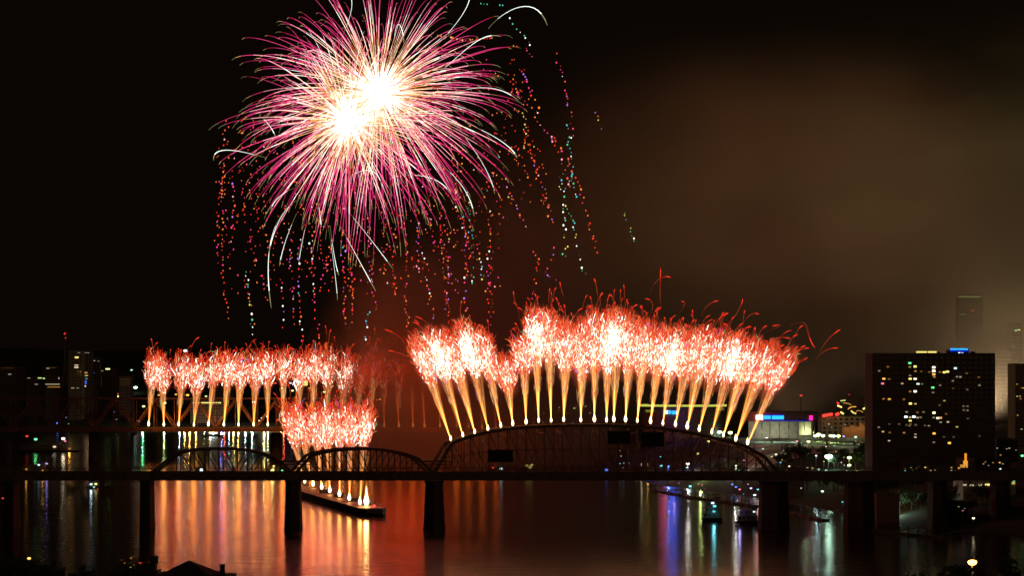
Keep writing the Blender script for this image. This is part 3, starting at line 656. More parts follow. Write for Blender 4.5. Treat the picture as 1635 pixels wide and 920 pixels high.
# ------------------------------------------------------------------ smoke drifting off the fireworks
def smoke(name, lo, hi, dens, col_, scale, label, seed=0.0, p0=.42, p1=.68, step=90):
    m = bpy.data.materials.new(name); m.use_nodes = True; t = m.node_tree; t.nodes.clear()
    o = t.nodes.new('ShaderNodeOutputMaterial'); v = t.nodes.new('ShaderNodeVolumePrincipled')
    v.inputs['Color'].default_value = (*col_, 1); v.inputs['Anisotropy'].default_value = 0.2
    c = t.nodes.new('ShaderNodeTexCoord'); n_ = t.nodes.new('ShaderNodeTexNoise'); n_.inputs['Scale'].default_value = scale; n_.inputs['Detail'].default_value = 3; n_.noise_dimensions = '4D'; n_.inputs['W'].default_value = seed
    r = t.nodes.new('ShaderNodeMapRange'); r.interpolation_type = 'SMOOTHSTEP'; r.inputs[1].default_value = p0; r.inputs[2].default_value = p1
    t.links.new(c.outputs['Object'], n_.inputs['Vector']); t.links.new(n_.outputs['Fac'], r.inputs[0])
    # fades towards the outside of the cloud so no face of the box shows
    g_ = t.nodes.new('ShaderNodeVectorMath'); g_.operation = 'DIVIDE'; hv = [(hi[i]-lo[i])/2 for i in range(3)]
    t.links.new(c.outputs['Object'], g_.inputs[0]); g_.inputs[1].default_value = hv
    ln = t.nodes.new('ShaderNodeVectorMath'); ln.operation = 'LENGTH'; t.links.new(g_.outputs[0], ln.inputs[0])
    fd = t.nodes.new('ShaderNodeMapRange'); fd.interpolation_type = 'SMOOTHSTEP'; fd.inputs[1].default_value = 1.0; fd.inputs[2].default_value = .6; t.links.new(ln.outputs['Value'], fd.inputs[0])
    a = t.nodes.new('ShaderNodeMath'); a.operation = 'MULTIPLY'; t.links.new(r.outputs[0], a.inputs[0]); t.links.new(fd.outputs[0], a.inputs[1])
    b_ = t.nodes.new('ShaderNodeMath'); b_.operation = 'MULTIPLY'; t.links.new(a.outputs[0], b_.inputs[0]); b_.inputs[1].default_value = dens
    t.links.new(b_.outputs[0], v.inputs['Density']); t.links.new(v.outputs[0], o.inputs['Volume'])
    m.cycles.volume_sampling = 'MULTIPLE_IMPORTANCE'
    mb = MB(); mb.box((0, 0, 0), [hi[i]-lo[i] for i in range(3)])
    ob = mb.build(name, m, loc=[(hi[i]+lo[i])/2 for i in range(3)])
    tag(ob, label, 'smoke', kind='stuff'); return ob
smoke('smoke', (-230, 2380, -330), (1750, 4700, 400), .0037, (.80, .73, .61), .0034, 'brown smoke drifting right behind the fireworks over the town', p0=.40, p1=.66)
smoke('smoke', (-175, 2120, -150), (120, 2320, 230), .018, (.85, .7, .62), .011, 'dense red lit smoke between the two rows of fireworks', 3.0, .30, .6)
smoke('smoke', (60, 2420, -150), (1900, 4000, 170), .0055, (.84, .78, .70), .004, 'low pale haze of smoke over the town roofs on the right', 7.0, .22, .6)
smoke('smoke', (-90, 2010, 40), (520, 2470, 350), .0022, (.9, .62, .45), .006, 'brown smoke bank lit by the burst to its lower right', 11.0, .36, .62)
# added upward spots that light the smoke, standing in for unseen town light
for tx, ty, tz, pw, c_ in ((260, 2620, 18, 1.1e6, (1, .62, .36)), (450, 2700, 18, 1.2e6, (1, .70, .40)), (700, 2700, 18, 1.5e6, (1, .76, .42)), (950, 2750, 18, 1.8e6, (1, .80, .42)), (330, 2500, 60, 1.0e5, (1, .55, .26)), (760, 2450, 80, 2.4e5, (1, .76, .36)), (1080, 2600, 120, 9e5, (1, .82, .38))):
    ld = bpy.data.lights.new('smoke_fill_spot', 'SPOT'); ld.color = c_; ld.energy = pw*1.9; ld.spot_size = R(168); ld.spot_blend = 1; ld.shadow_soft_size = 12
    lo_ = bpy.data.objects.new('smoke_fill_spot', ld); col.objects.link(lo_); lo_.location = (tx, ty, max(tz, hz(tx, ty)+6)); lo_.rotation_euler = (R(180), 0, 0)

# ------------------------------------------------------------------ town
def landing(px, py, hh, d0=900, d1=5200):
    """where a lamp hh metres above the ground shows at this place of the photo"""
    Ds = np.linspace(d0, d1, 900); Xs = (px-817.5)/F*Ds; zs = H-(py-Y0)/F*Ds
    gz = np.maximum(height(Xs, Ds), -50)
    ok = (zs <= gz+hh) & (gz > .5)
    if not ok.any(): return None
    i = int(np.argmax(ok)); return float(Ds[i]), float(gz[i])
LC = {'white': (1, .95, .8), 'cool': (.65, .9, 1), 'cyan': (.15, .8, .9), 'blue': (.1, .22, 1), 'yellow': (1, .8, .2), 'amber': (1, .45, .08), 'green': (.15, .9, .3), 'lime': (.75, 1, .3),
      'red': (1, .06, .04), 'pink': (1, .25, .4), 'violet': (.5, .4, 1), 'cream': (1, .8, .5), 'mint': (.6, 1, .75)}
GM = {}
def gm(c, s):
    kx = (c, round(s, 2))
    if kx not in GM: GM[kx] = glow('lamp_glass_%s' % c, LC[c], s)
    return GM[kx]
ZB_CACHE = []
def street_lamp(px, py, c, r=1.2, s=3.0, label=None, hh=8, power=0, d0=900, group='lamps across the river bank', cat='street lamp', D=None):
    q = landing(px, py, hh, d0)
    if D is None:
        if q is None: return None
        D, gz = q
    else: gz = hz((px-817.5)/F*D, D)
    top = P(px, py, D); gz = min(gz, top[2]-1.5); h_ = top[2]-gz
    root = empty('street_lamp', (top[0], D, gz), label, cat, group)
    b = MB(); b.lathe([(.22, 0), (.14, .6), (.09, h_-.4)], n=6); b.beam((0, 0, h_-.45), (0, -.5, h_), .12); b.build('lamp_post', POST, parent=root)
    rr = r*D/F
    b = MB(); v = IVS*np.array([rr*1.15, rr, rr*.85]); v[:, 2] = np.where(v[:, 2] > 0, v[:, 2]*.6, v[:, 2]); b.add(v+np.array([0, -.5, h_]), IFS)
    b.build('lamp_head', gm(c, s), parent=root, smooth=True)
    if power: point('lamp_light', (0, -.5-rr-.3, h_-rr-.2), LC[c], power, max(.3, rr*.8), root)
    return root

CN = {'white': 'warm white', 'cool': 'cold white', 'cyan': 'cyan', 'blue': 'blue', 'yellow': 'yellow', 'amber': 'amber', 'green': 'green', 'lime': 'yellow green', 'red': 'red', 'pink': 'pink', 'violet': 'violet', 'cream': 'cream', 'mint': 'pale mint'}
# --- lamps: rows of (x, y, colour, radius, strength, power)
bank = [(996, 740, 'cool', .9, .6, 0), (1004, 740, 'white', .9, .5, 0), (1024, 741, 'cream', .9, .5, 500), (1034, 741, 'amber', .8, .5, 400), (1056, 744, 'cyan', 1.6, 1.5, 0), (1067, 745, 'blue', 1.9, 3, 9000), (1077, 753, 'amber', 1.5, 2, 900),
        (1098, 741, 'white', 2.3, 5, 5000), (1097, 747, 'cool', 1.6, 3, 0), (1114, 725, 'yellow', 1.9, 2.2, 0), (1119, 728, 'amber', 1.3, 2.2, 0), (1119, 755, 'lime', 2.4, 5, 2200), (1130, 754, 'violet', 1, 1, 0), (1131, 705, 'yellow', 1.9, 3, 0),
        (1157, 758, 'pink', 1.6, 2, 0), (1175, 744, 'white', 1.4, 2, 5500), (1175, 749, 'lime', 1.3, 2, 0), (1175, 755, 'yellow', 1.8, 4, 0), (1188, 735, 'pink', 1.5, 1.3, 0), (1084, 772, 'white', .9, .4, 0), (1102, 777, 'cyan', 2.0, 2.5, 0), (1121, 775, 'pink', 1.0, 1.2, 0),
        (1169, 774, 'blue', 1.4, 3, 0), (1175, 778, 'blue', 1.7, 2, 0), (1181, 782, 'pink', 1.5, 1.8, 0), (1199, 780, 'violet', 1.7, 3, 0), (1210, 782, 'cyan', 1.7, 1.2, 0), (1178, 792, 'white', 1.9, 3, 0), (1188, 790, 'cyan', 1.8, 2.6, 0), (1205, 791, 'cool', 2.0, 3, 0),
        (1255, 781, 'lime', 2.7, 4, 0), (1279, 780, 'cool', 1.2, 1, 0), (1313, 785, 'mint', 2.0, 3, 0), (1260, 803, 'cyan', 1.5, 2, 0), (1345, 802, 'cyan', 1.3, 1.2, 0), (1348, 807, 'blue', 1.4, 2, 0), (1333, 819, 'cool', 1.2, .8, 0), (1341, 823, 'amber', 1.6, 2, 0),
        (1405, 807, 'amber', 2.0, 2.5, 2600), (1426, 808, 'mint', 2.6, 4, 5200), (1426, 832, 'white', 1.3, .7, 0), (1492, 813, 'white', 1.7, 2, 0), (1502, 811, 'lime', 2.0, 1, 0), (1537, 816, 'pink', 1.4, .5, 0), (1554, 828, 'cream', 1.9, 4, 0)]
park = [(1303, 728, 'cool', 1.5, 2, 500), (1323, 729, 'mint', 5.6, 6, 3500), (1356, 731, 'lime', 3.2, 4, 2500), (1356, 743, 'lime', 2.6, 3.5, 900), (1391, 738, 'cool', 1.8, 2, 900), (1246, 739, 'cyan', 1.4, .9, 0), (1245, 744, 'white', 1.1, .6, 0), (1260, 745, 'cream', 1.5, 1.7, 0), (1275, 747, 'yellow', 1.9, 2.5, 200),
        (1289, 747, 'white', 1.4, .7, 0), (1297, 748, 'lime', 1.5, 1.2, 200), (1307, 750, 'mint', 1.8, 1.0, 300), (1319, 751, 'mint', 1.8, 1.1, 0), (1334, 757, 'mint', 1.8, 2.5, 300), (1350, 758, 'lime', 1.2, .8, 0), (1368, 753, 'amber', 1.8, 1.8, 0), (1357, 762, 'lime', 1.7, 1.0, 0), (1400, 756, 'white', 1.3, .5, 0),
        (1218, 717, 'mint', 1.7, .9, 0), (1239, 726, 'cream', 1.9, 1.6, 0), (1253, 725, 'lime', 2, .5, 0), (1445, 752.6, 'cyan', 1.3, 2, 0), (1461, 754, 'cream', 2.2, 2, 0), (1477, 746.6, 'yellow', 1.5, 1.5, 0), (1519, 747, 'yellow', 1.3, .8, 0), (1531, 748, 'amber', 1.8, 2, 0), (1541, 757, 'mint', 1.5, 1.4, 0),
        (1566, 753, 'mint', 1.2, 1.0, 0), (1597, 749, 'cool', 1.6, 2, 0), (1596, 739, 'amber', 1.6, 1, 0), (1573, 738, 'amber', 1.1, .5, 0), (1632, 728, 'green', 2.2, 3, 0), (1563.5, 711, 'lime', 1.6, 2.5, 0), (1572.6, 714, 'violet', 1.5, 2, 0), (1592, 716, 'white', 1, .6, 0), (1594.6, 704, 'red', 2.3, 3, 0)]
lot = [(x, y, c, r, s, p_) for x, y, c, r, s, p_ in [(1205, 694, 'cream', 1.5, 2, 0), (1215.6, 695, 'mint', 3.4, 6, 9000), (1228.7, 695, 'lime', 3.1, 6, 0), (1240, 695, 'mint', 3.2, 6, 9000), (1253, 695.5, 'mint', 2.8, 6, 0), (1265, 695.5, 'mint', 3.2, 6, 9000), (1275, 696, 'mint', 2.9, 6, 0),
       (1296, 691, 'yellow', 3.0, 4, 3000), (1302, 696, 'mint', 3.0, 6, 0), (1307, 694, 'lime', 3.4, 6, 9000), (1314, 696, 'mint', 2.8, 6, 0), (1326, 696, 'lime', 2.5, 6, 8000), (1331, 696.5, 'mint', 2.7, 6, 0), (1338.6, 696.5, 'lime', 2.7, 6, 8000), (1347, 697, 'violet', 1.6, 2, 0), (1366, 698, 'mint', 2.0, 2, 2500)]]
lot2 = [(1224, 700.5, 'white', 2.5, 5, 0), (1240, 702, 'amber', 2.2, 3, 0), (1255, 702.6, 'white', 2.4, 4, 0), (1272.7, 704, 'pink', 2.3, 4, 0), (1290.8, 705, 'cream', 2.5, 4, 0), (1337, 702, 'lime', 2.0, 3, 0), (1365, 704, 'cool', 2.0, 3, 0), (1373, 702, 'mint', 1.7, 2, 0),
        (1123, 688, 'lime', 2.7, 5, 1500), (1149, 690, 'mint', 3.0, 6, 1500), (1166, 691, 'lime', 3.3, 6, 1500), (1383, 693, 'red', 4.0, 5, 2500)]
lshore = [(228, 'green', 26000), (262, 'lime', 13000), (287, 'cool', 12000), (295, 'amber', 12000), (303, 'amber', 20000), (313, 'amber', 20000), (327, 'mint', 6000), (341, 'amber', 22000), (347, 'amber', 16000), (354, 'blue', 42000), (358, 'red', 22000), (366, 'cool', 6000),
          (373, 'yellow', 26000), (381, 'amber', 16000), (392, 'cool', 9000), (403, 'mint', 12000), (422, 'yellow', 30000), (428, 'cream', 14000), (448, 'amber', 18000), (453, 'red', 16000), (632, 'amber', 14000)]
lhill = [(210, 591, 'mint', 1.6, 1.5), (216.5, 618.7, 'mint', 2.8, 5), (168, 618.7, 'white', 1.9, 2.5), (149.5, 616, 'cool', 1.3, .6), (48, 648, 'red', 1.7, .7), (16, 598, 'white', 1.2, .2), (58, 614, 'white', 1.4, .3), (69, 632, 'yellow', 1.1, .15), (187, 629, 'red', 1.9, 1.5), (187.5, 633, 'lime', 2.0, 3),
         (206, 638, 'red', 1.6, .6), (229.5, 649, 'lime', 2.2, 2.5), (263, 643.5, 'lime', 2.4, 2), (182, 658, 'violet', 1.2, .3), (92, 676, 'blue', 1.8, 2), (105.6, 667, 'violet', 1.2, .4), (109.5, 677, 'lime', 1.2, .25), (146.6, 678, 'red', 1.2, .3), (186, 670, 'white', 1.2, .5), (206, 671, 'white', 1.1, .3), (221, 672.6, 'pink', 1.9, 1.5),
         (299.5, 631, 'amber', 2.4, 2), (281, 630, 'amber', 1.9, 1.2), (253.7, 631, 'amber', 1.9, 1.2), (329, 633, 'lime', 1.6, 1.6), (316, 627, 'amber', 1.8, 2), (354.8, 643, 'cream', 2.4, 5), (405.4, 642, 'cream', 2.4, 5), (359.7, 609, 'amber', 2.4, 3), (349, 584, 'cream', 2, 2), (383.7, 596, 'cream', 2.2, 3), (440, 612, 'red', 1.5, 2),
         (464, 612, 'violet', 1.8, 3), (451, 620, 'yellow', 2, 3), (467, 624, 'yellow', 1.8, 3), (484, 628, 'yellow', 1.8, 3), (518, 626, 'lime', 1.8, 3), (496, 635, 'amber', 1.8, 3), (419, 668, 'white', 2.0, 3), (426, 665, 'mint', 1.4, 2), (354, 670, 'cream', 1.5, 2), (443.6, 671, 'red', 1.8, 1.5), (414, 672, 'cream', 1.3, 2), (296, 560, 'cool', 2.8, 3),
         (570, 640, 'red', 1.6, 2), (580, 628, 'violet', 1.8, 2), (585, 661, 'pink', 1.4, 2), (602, 639, 'red', 1.6, 2), (607, 638, 'amber', 1.6, 2), (606, 682, 'amber', 1.4, 1.4)]
behind = [(840, 672, 'amber', 1.2, .9), (852, 675, 'amber', 1.3, 1), (868, 660, 'mint', 1.3, .7), (867, 675, 'lime', 1.4, .8), (893, 651, 'cream', 1.6, 1.5), (892, 656, 'amber', 1.6, 1.5), (905, 660, 'amber', 1.4, .9), (917, 652, 'lime', 2.0, 2), (921, 650, 'red', 1.6, 1.5), (935, 649, 'yellow', 1.5, 1.5), (942, 660, 'amber', 1.6, 1.8),
          (855, 653, 'amber', 1.4, 1.1), (833, 637, 'amber', 1.4, 1), (886, 658, 'green', 1.0, .5), (915, 675, 'white', 1.3, .4), (996, 632, 'red', 1.6, 1), (785.5, 748, 'red', 1.4, 1.5), (990, 720, 'white', 1, .2), (1002, 752, 'white', 1, .2)]
def place(rows, where, hh, group, d0=900):
    rows = sorted(rows, key=lambda r_: r_[0]); cnt = {}
    for r_ in rows: cnt[r_[2]] = cnt.get(r_[2], 0)+1
    seen = {}
    for r_ in rows:
        x, y, c, rr, s = r_[:5]; pw = r_[5] if len(r_) > 5 else 0
        seen[c] = seen.get(c, 0)+1
        o_ = 'the only one of its colour' if cnt[c] == 1 else '%s such from the left' % ORD[seen[c]-1]
        street_lamp(x, y, c, rr, s, ('%s lamp %s, %s' % (CN[c], where, o_)), hh, pw, d0, group)
place(bank, 'on the dark right bank', 6, 'small lamps on the dark right bank')
place(park, 'in the park below the stadium', 9, 'lamps in the park below the stadium')
_g = np.random.default_rng(21)
dim = [(_g.uniform(1215, 1392), _g.uniform(710, 768), ['white', 'cream', 'mint', 'amber', 'lime'][int(_g.integers(5))], _g.uniform(.8, 1.3), _g.uniform(.5, 1.6)) for _ in range(30)]
dim2 = [(_g.uniform(985, 1235), _g.uniform(728, 795), ['white', 'cream', 'cyan', 'amber', 'pink'][int(_g.integers(5))], _g.uniform(.7, 1.2), _g.uniform(.4, 1.3)) for _ in range(22)]
place(dim, 'faint among the park trees', 6, 'faint lamps among the park trees')
place(dim2, 'faint on the bank behind the arch', 5, 'faint lamps on the bank behind the arch')
place(lot, 'in the bright stadium row', 5, 'bright lamps in a row below the stadium')
place(lot2, 'before the bright stadium row', 4, 'lamps before the bright stadium row')
place(lhill, 'in the far left town', 9, 'lamps in the far left town')
place(behind, 'on the shore behind the arch', 9, 'lamps on the far shore behind the arch')
rowsn = {}
for i, (x, c, pw) in enumerate(lshore):
    D_ = 3515; rowsn[c] = rowsn.get(c, 0)+1
    street_lamp(x, 683.5, c, 1.2, 3, '%s quay lamp behind the far bridge deck, %s such from the left' % (CN[c], ORD[rowsn[c]-1]), 8, pw*.8, group='quay lamps behind the far bridge', D=3500)
street_lamp(1552, 898, 'amber', 6.5, 9, 'large blazing amber lamp at the lower right corner on the dark near bank', 10, 2500, d0=560, group='near bank lamps', D=690)
street_lamp(47, 892, 'amber', 2.6, 3, 'small amber lamp low on the left near bank', 8, 0, group='near bank lamps', D=700)
street_lamp(57, 905, 'yellow', 2.4, 1.2, 'dull yellow lamp under the amber one on the left near bank', 6, 0, group='near bank lamps', D=690)
street_lamp(5, 796, 'red', 1.6, 1.2, 'small red lamp at the left edge of the photo', 6, 0, group='near bank lamps', D=820)

# --- buildings
WALLL = {}
def building(name, label, x0, x1, yt, D, wallm, wins=(), floor_px=8, depth=28, cols=8, roof=True, kind_cat='building', dark_windows=True, par=1.0, zb_=None):
    """front face at distance D; wins: (px, py, colour, width px, height px, strength)"""
    a, b_ = (x0-817.5)/F*D, (x1-817.5)/F*D; top = H-(yt-Y0)/F*D; cx = (a+b_)/2
    gz = min(hz(cx, D), hz(a, D), hz(b_, D))-2 if zb_ is None else zb_
    root = empty(name, (cx, D, gz), label, kind_cat); wd = b_-a; h_ = top-gz
    m = MB(); m.box((0, depth/2, h_/2), (wd, depth, h_)); m.build('wall', wallm, parent=root)
    m = MB(); fl = floor_px*D/F
    for s_ in (-1, 1): m.box((s_*(wd/2-.25), depth/2, h_+par/2), (.5, depth, par))
    m.box((0, .25, h_+par/2), (wd-1, .5, par)); m.box((0, depth-.25, h_+par/2), (wd-1, .5, par)); m.build('roof_parapet', ROOF, parent=root)
    if dark_windows:
        m = MB(); nf = int(h_/fl); cw_ = wd/cols
        for i in range(1, nf+1):
            z = h_-i*fl+fl*.45
            if z < 1: continue
            for j in range(cols): m.box((-wd/2+(j+.5)*cw_, -.02, z), (cw_*.55, .1, fl*.5))
        if m.n: tag(m.build('dark_windows', GLASS, parent=root), kind='stuff')
        m = MB()
        for i in range(1, nf+1): m.box((0, -.15, h_-i*fl), (wd, .3, fl*.1))
        if m.n: m.build('floor_band', wallm, parent=root)
    for wx, wy, c, ww, wh, s in wins:
        m = MB(); p_ = P(wx, wy, D); sx, sz = ww*D/F, wh*D/F
        m.box((p_[0]-cx, -.16, p_[2]-gz), (sx, .16, sz)); m.build('window', gm(c, s), parent=root)
    return root, wd, h_
TWX = 1
tw = [(243, 235, 'amber', .35), (172, 268, 'cool', .3), (145, 273, 'cool', .25), (422, 205, 'green', 1.6), (422, 236, 'yellow', .4), (465, 233, 'yellow', 1.8), (468, 270, 'amber', .6), (516, 273, 'amber', .2), (617, 240, 'cream', 4), (617, 270, 'cream', 5), (618, 298, 'amber', 2.5), (622, 318, 'amber', .7), (580, 278, 'amber', .25),
      (668, 278, 'amber', .35), (703, 280, 'yellow', 1.5), (730, 275, 'yellow', 1.8), (794, 247, 'cool', 1.3), (886, 288, 'amber', .25), (807, 316, 'pink', .35), (835, 318, 'cream', .5), (773, 350, 'cream', .3), (985, 320, 'amber', .25), (990, 385, 'pink', .55), (210, 333, 'amber', 1.6), (253, 337, 'amber', .4), (200, 372, 'pink', 1.0),
      (424, 305, 'mint', .5), (425, 334, 'yellow', 2), (466, 335, 'cream', 3), (360, 372, 'lime', .7), (489, 376, 'mint', 1.5), (522, 375, 'pink', .2), (669, 385, 'violet', .4), (610, 405, 'green', 1.5), (612, 445, 'cream', .3), (425, 437, 'amber', .5), (466, 436, 'cream', 3.5), (208, 497, 'amber', .5), (255, 501, 'amber', 1.2), (374, 503, 'amber', .6),
      (704, 511, 'yellow', .6), (427, 536, 'yellow', 2), (468, 538, 'yellow', .8), (665, 548, 'pink', .2), (775, 412, 'amber', .12), (890, 422, 'red', .25), (860, 557, 'red', .2), (893, 557, 'red', .2), (862, 588, 'pink', .3), (893, 590, 'pink', .4), (396, 604, 'cream', .4), (484, 608, 'amber', .3), (534, 605, 'pink', .25), (619, 611, 'lime', 3.5), (718, 620, 'amber', .25),
      (390, 644, 'cool', 3.5), (424, 648, 'red', .9), (455, 643, 'cool', 4), (485, 651, 'red', .7), (510, 648, 'pink', .3), (617, 650, 'cream', .35), (650, 654, 'white', 1.5), (672, 652, 'amber', 1.0), (425, 674, 'yellow', 1.5), (428, 704, 'amber', .3), (674, 688, 'lime', .4), (733, 686, 'lime', .9), (335, 704, 'cream', .15), (255, 704, 'cream', .1), (578, 716, 'cream', .4),
      (545, 713, 'lime', .2), (169, 729, 'cream', .3), (470, 710, 'red', .3), (807, 726, 'yellow', .7), (203, 765, 'yellow', .8), (258, 772, 'amber', .3), (375, 774, 'amber', .6), (468, 788, 'red', .7), (620, 780, 'amber', 1.8), (467, 810, 'red', .8), (253, 838, 'red', .9), (745, 858, 'amber', 2), (618, 852, 'cream', .3), (700, 808, 'cream', .1), (780, 808, 'cream', .1), (990, 800, 'cream', .08), (895, 658, 'cream', .1), (395, 710, 'lime', .2), (420, 716, 'lime', .25)]
_g = np.random.default_rng(5)
for _ in range(0): tw.append((_g.uniform(170, 1060), 235+34.2*int(_g.integers(18)), ['amber', 'cream', 'red'][int(_g.integers(3))], _g.uniform(.05, .2)))
wins = [(1370+x/5.109, 540+y/5.109, (c if s > .9 or c in ('amber', 'cream', 'yellow') else 'cream'), 4.6 if s > .9 else 3.6, 2.9 if s > .9 else 2.2, s if s > .9 else s*.75) for x, y, c, s in tw if x > 160]
troot, twd, th = building('apartment_tower', 'wide dark apartment tower with scattered lit windows and blue and yellow rooftop strips', 1393, 1589, 567, 1500, TOWERW, wins, 8, 32, 22, kind_cat='tower')
mm = 1500/F
def tpart(name, x0, x1, y0, y1, m, dy=4, dep=8):
    b = MB(); b.box((((x0+x1)/2-1490)*mm, dy+dep/2, th+((567-(y0+y1)/2))*mm), ((x1-x0)*mm, dep, (y1-y0)*mm)); return b.build(name, m, parent=troot)
tpart('plant_room', 1463, 1504, 563.5, 567, DARKWALL, 6, 10); tpart('penthouse', 1517, 1549, 558.5, 567, DARKWALL, 6, 10)
tpart('yellow_light_strip', 1464.5, 1481.5, 561, 563.6, gm('yellow', 1.1), 5.6, .3); tpart('yellow_light_strip', 1483, 1497, 561, 563.6, gm('yellow', 1.1), 5.6, .3)
tpart('blue_light_strip', 1519, 1547, 556.4, 559, glow('blue_strip', (.02, .35, 1), 1.6), 5.6, .3); tpart('blue_fascia', 1518, 1548.5, 559.2, 562, glow('blue_fascia', (.005, .02, .6), .7), 5.7, .3)
tpart('penthouse_window', 1532, 1535, 562.8, 564.4, gm('cool', 2.5), 5.7, .3); tpart('penthouse_window', 1537, 1540, 562.8, 564.4, gm('violet', 1.8), 5.7, .3)
tpart('roof_tank', 1551, 1558, 561.5, 567, DARKWALL, 3, 4); tpart('roof_vent', 1500, 1503, 562, 563.5, ROOF, 7, 3)
def rndwins(x0, x1, y0, y1, n, cs, s, g):
    r_ = np.random.default_rng(g); return [(r_.uniform(x0, x1), r_.uniform(y0, y1), cs[int(r_.integers(len(cs)))], 2.6, 1.4, s*r_.uniform(.3, 1)) for _ in range(n)]
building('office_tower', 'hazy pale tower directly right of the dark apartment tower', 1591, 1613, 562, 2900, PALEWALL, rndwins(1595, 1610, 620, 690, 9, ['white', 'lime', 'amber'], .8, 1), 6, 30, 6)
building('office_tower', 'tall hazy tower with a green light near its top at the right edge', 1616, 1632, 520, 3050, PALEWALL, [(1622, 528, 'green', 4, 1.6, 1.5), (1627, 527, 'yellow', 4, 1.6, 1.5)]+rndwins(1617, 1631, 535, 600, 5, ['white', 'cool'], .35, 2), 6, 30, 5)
building('office_tower', 'dark brown slab tower cut off by the right edge of the photo', 1621, 1668, 583, 1980, BROWNWALL, rndwins(1623, 1634, 590, 690, 8, ['amber', 'cream', 'lime'], .9, 3), 6, 30, 8)
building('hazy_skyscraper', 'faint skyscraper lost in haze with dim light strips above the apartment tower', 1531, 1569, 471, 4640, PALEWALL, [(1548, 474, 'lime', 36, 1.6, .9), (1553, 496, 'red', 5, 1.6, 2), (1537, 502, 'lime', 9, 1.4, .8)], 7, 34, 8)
building('brick_block', 'low dark block with a red lamp right of the apartment tower', 1591, 1626, 704, 1620, DARKWALL, rndwins(1592, 1624, 708, 730, 4, ['amber', 'cream'], .6, 4), 7, 24, 7)
building('orange_lit_house', 'narrow house front glowing orange low right of the apartment tower', 1532, 1556, 735, 1440, BROWNWALL, [(1541.5, 742, 'amber', 7, 11, .9), (1536, 745, 'amber', 6, 5, .6)], 7, 12, 4)
sg = empty('vertical_sign', P(1541.8, 734, 1438), 'tall narrow orange sign glowing beside the low orange house', 'sign')
b = MB(); b.box((0, 0, 0), (3.4*1438/F, .5, 19*1438/F)); b.build('sign_panel', glow('orange_sign', (1, .33, .02), 1.0), parent=sg)
b = MB(); b.beam((0, .5, -12), (0, .5, 3), .35); b.build('sign_pole', POST, parent=sg)
building('parking_garage', 'low parking garage with a lit open floor at the right edge', 1538, 1622, 766, 1330, CONC, [(1541, 775, 'cream', 7, 2.2, .6), (1552, 775.4, 'cream', 9, 2.2, 1), (1565, 775.4, 'cream', 8, 2.2, 1.1), (1578, 774.6, 'yellow', 11, 2.6, 1.6), (1592, 773, 'cream', 12, 2, .6), (1607, 772, 'green', 7, 2.6, 1.4), (1618, 772, 'yellow', 5, 4, .5), (1619, 768.5, 'green', 3, 2.6, .7)], 9, 30, 8, dark_windows=False)
# low houses on the right bank slope
for i, (a, b_, yt, D, mt, ws, lab) in enumerate([
    (1100, 1122, 727, 1960, DARKWALL, 3, 'low dark house under the yellow lamps seen through the arch'), (1160, 1186, 735, 1780, BROWNWALL, 3, 'small brown house seen through the right end of the arch'), (1258, 1284, 751, 1560, BROWNWALL, 2, 'low brown shed at the lower left of the park'),
    (1400, 1436, 793, 1330, BROWNWALL, 0, 'boxy brown building behind the pair of bank lamps'), (1440, 1482, 742, 1480, DARKWALL, 4, 'low dark annex at the foot of the apartment tower'), (1484, 1530, 748, 1460, BROWNWALL, 5, 'long low wing right of the dark annex'), (1560, 1612, 735, 1500, DARKWALL, 4, 'dark warehouse behind the parking garage'),
    (1500, 1545, 805, 1290, DARKWALL, 2, 'dark boathouse near the right shore')]):
    building('house', lab, a, b_, yt, D, mt, rndwins(a+2, b_-2, yt+3, yt+9, ws, ['cream', 'amber', 'lime'], .5, 20+i), 8, 14, 4, dark_windows=ws > 3)
# arena with the blue and white sign
DA = 1900
ar = empty('stadium', P(1248, 697, DA), 'flat roofed stadium with white, blue and magenta signs above the bright lamp row', 'stadium')
ma = DA/F
def ap(name, x0, x1, y0, y1, m, dy=0, dep=1.0):
    b = MB(); b.box((((x0+x1)/2-1248)*ma, dy+dep/2, (697-(y0+y1)/2)*ma), ((x1-x0)*ma, dep, (y1-y0)*ma)); return b.build(name, m, parent=ar)
ap('rear_wall', 1198, 1302, 673.5, 706, PALEWALL, 14, 2); ap('roof', 1188, 1305, 657.5, 660, ROOF, -6, 40); ap('fascia', 1190, 1303, 660.2, 673, BROWNWALL, -4, 2)
for a_ in (1212, 1236, 1258): point('concourse_light', ((a_-1248)*ma, 4, 3), (.9, 1, .7), 1300, 1, ar)
for a in (1204, 1216, 1229, 1244, 1259, 1274, 1284, 1300): ap('column', a-.45, a+.45, 673.2, 706, POST, -2, 1)
ap('white_sign', 1206, 1217, 663, 670.5, glow('white_sign', (1, .75, .72), 3), -4.6, .4); ap('red_sign_edge', 1213, 1218.5, 670.8, 672.2, glow('red_edge', (1, .05, .1), 1), -4.6, .4)
ap('blue_sign', 1218, 1229.5, 664, 669.5, glow('blue_sign', (.02, .32, 1), 2.2), -4.6, .4); ap('blue_sign', 1231.5, 1250.5, 664, 669.8, glow('blue_sign', (.02, .32, 1), 2.2), -4.6, .4)
ap('blue_neon_line', 1217, 1291, 671.6, 672.3, glow('blue_neon', (.01, .02, .8), .8), -4.6, .3); ap('blue_neon_line', 1217, 1250, 662, 662.7, glow('blue_neon', (.01, .02, .8), .8), -4.6, .3)
ap('magenta_sign', 1291, 1296.5, 664, 671.5, glow('magenta_sign', (1, .02, .3), 2), -4.7, .5)
ap('lit_pylon', 1277, 1296, 674, 695, PALEWALL, 3, 5)
point('wall_floodlight', ((1286-1248)*ma, -2, 2), (.9, 1, .45), 5500, 1.2, ar)
point('sign_light', ((1211-1248)*ma, -12, (697-667)*ma), (1, .12, .12), 3500, 2, ar)
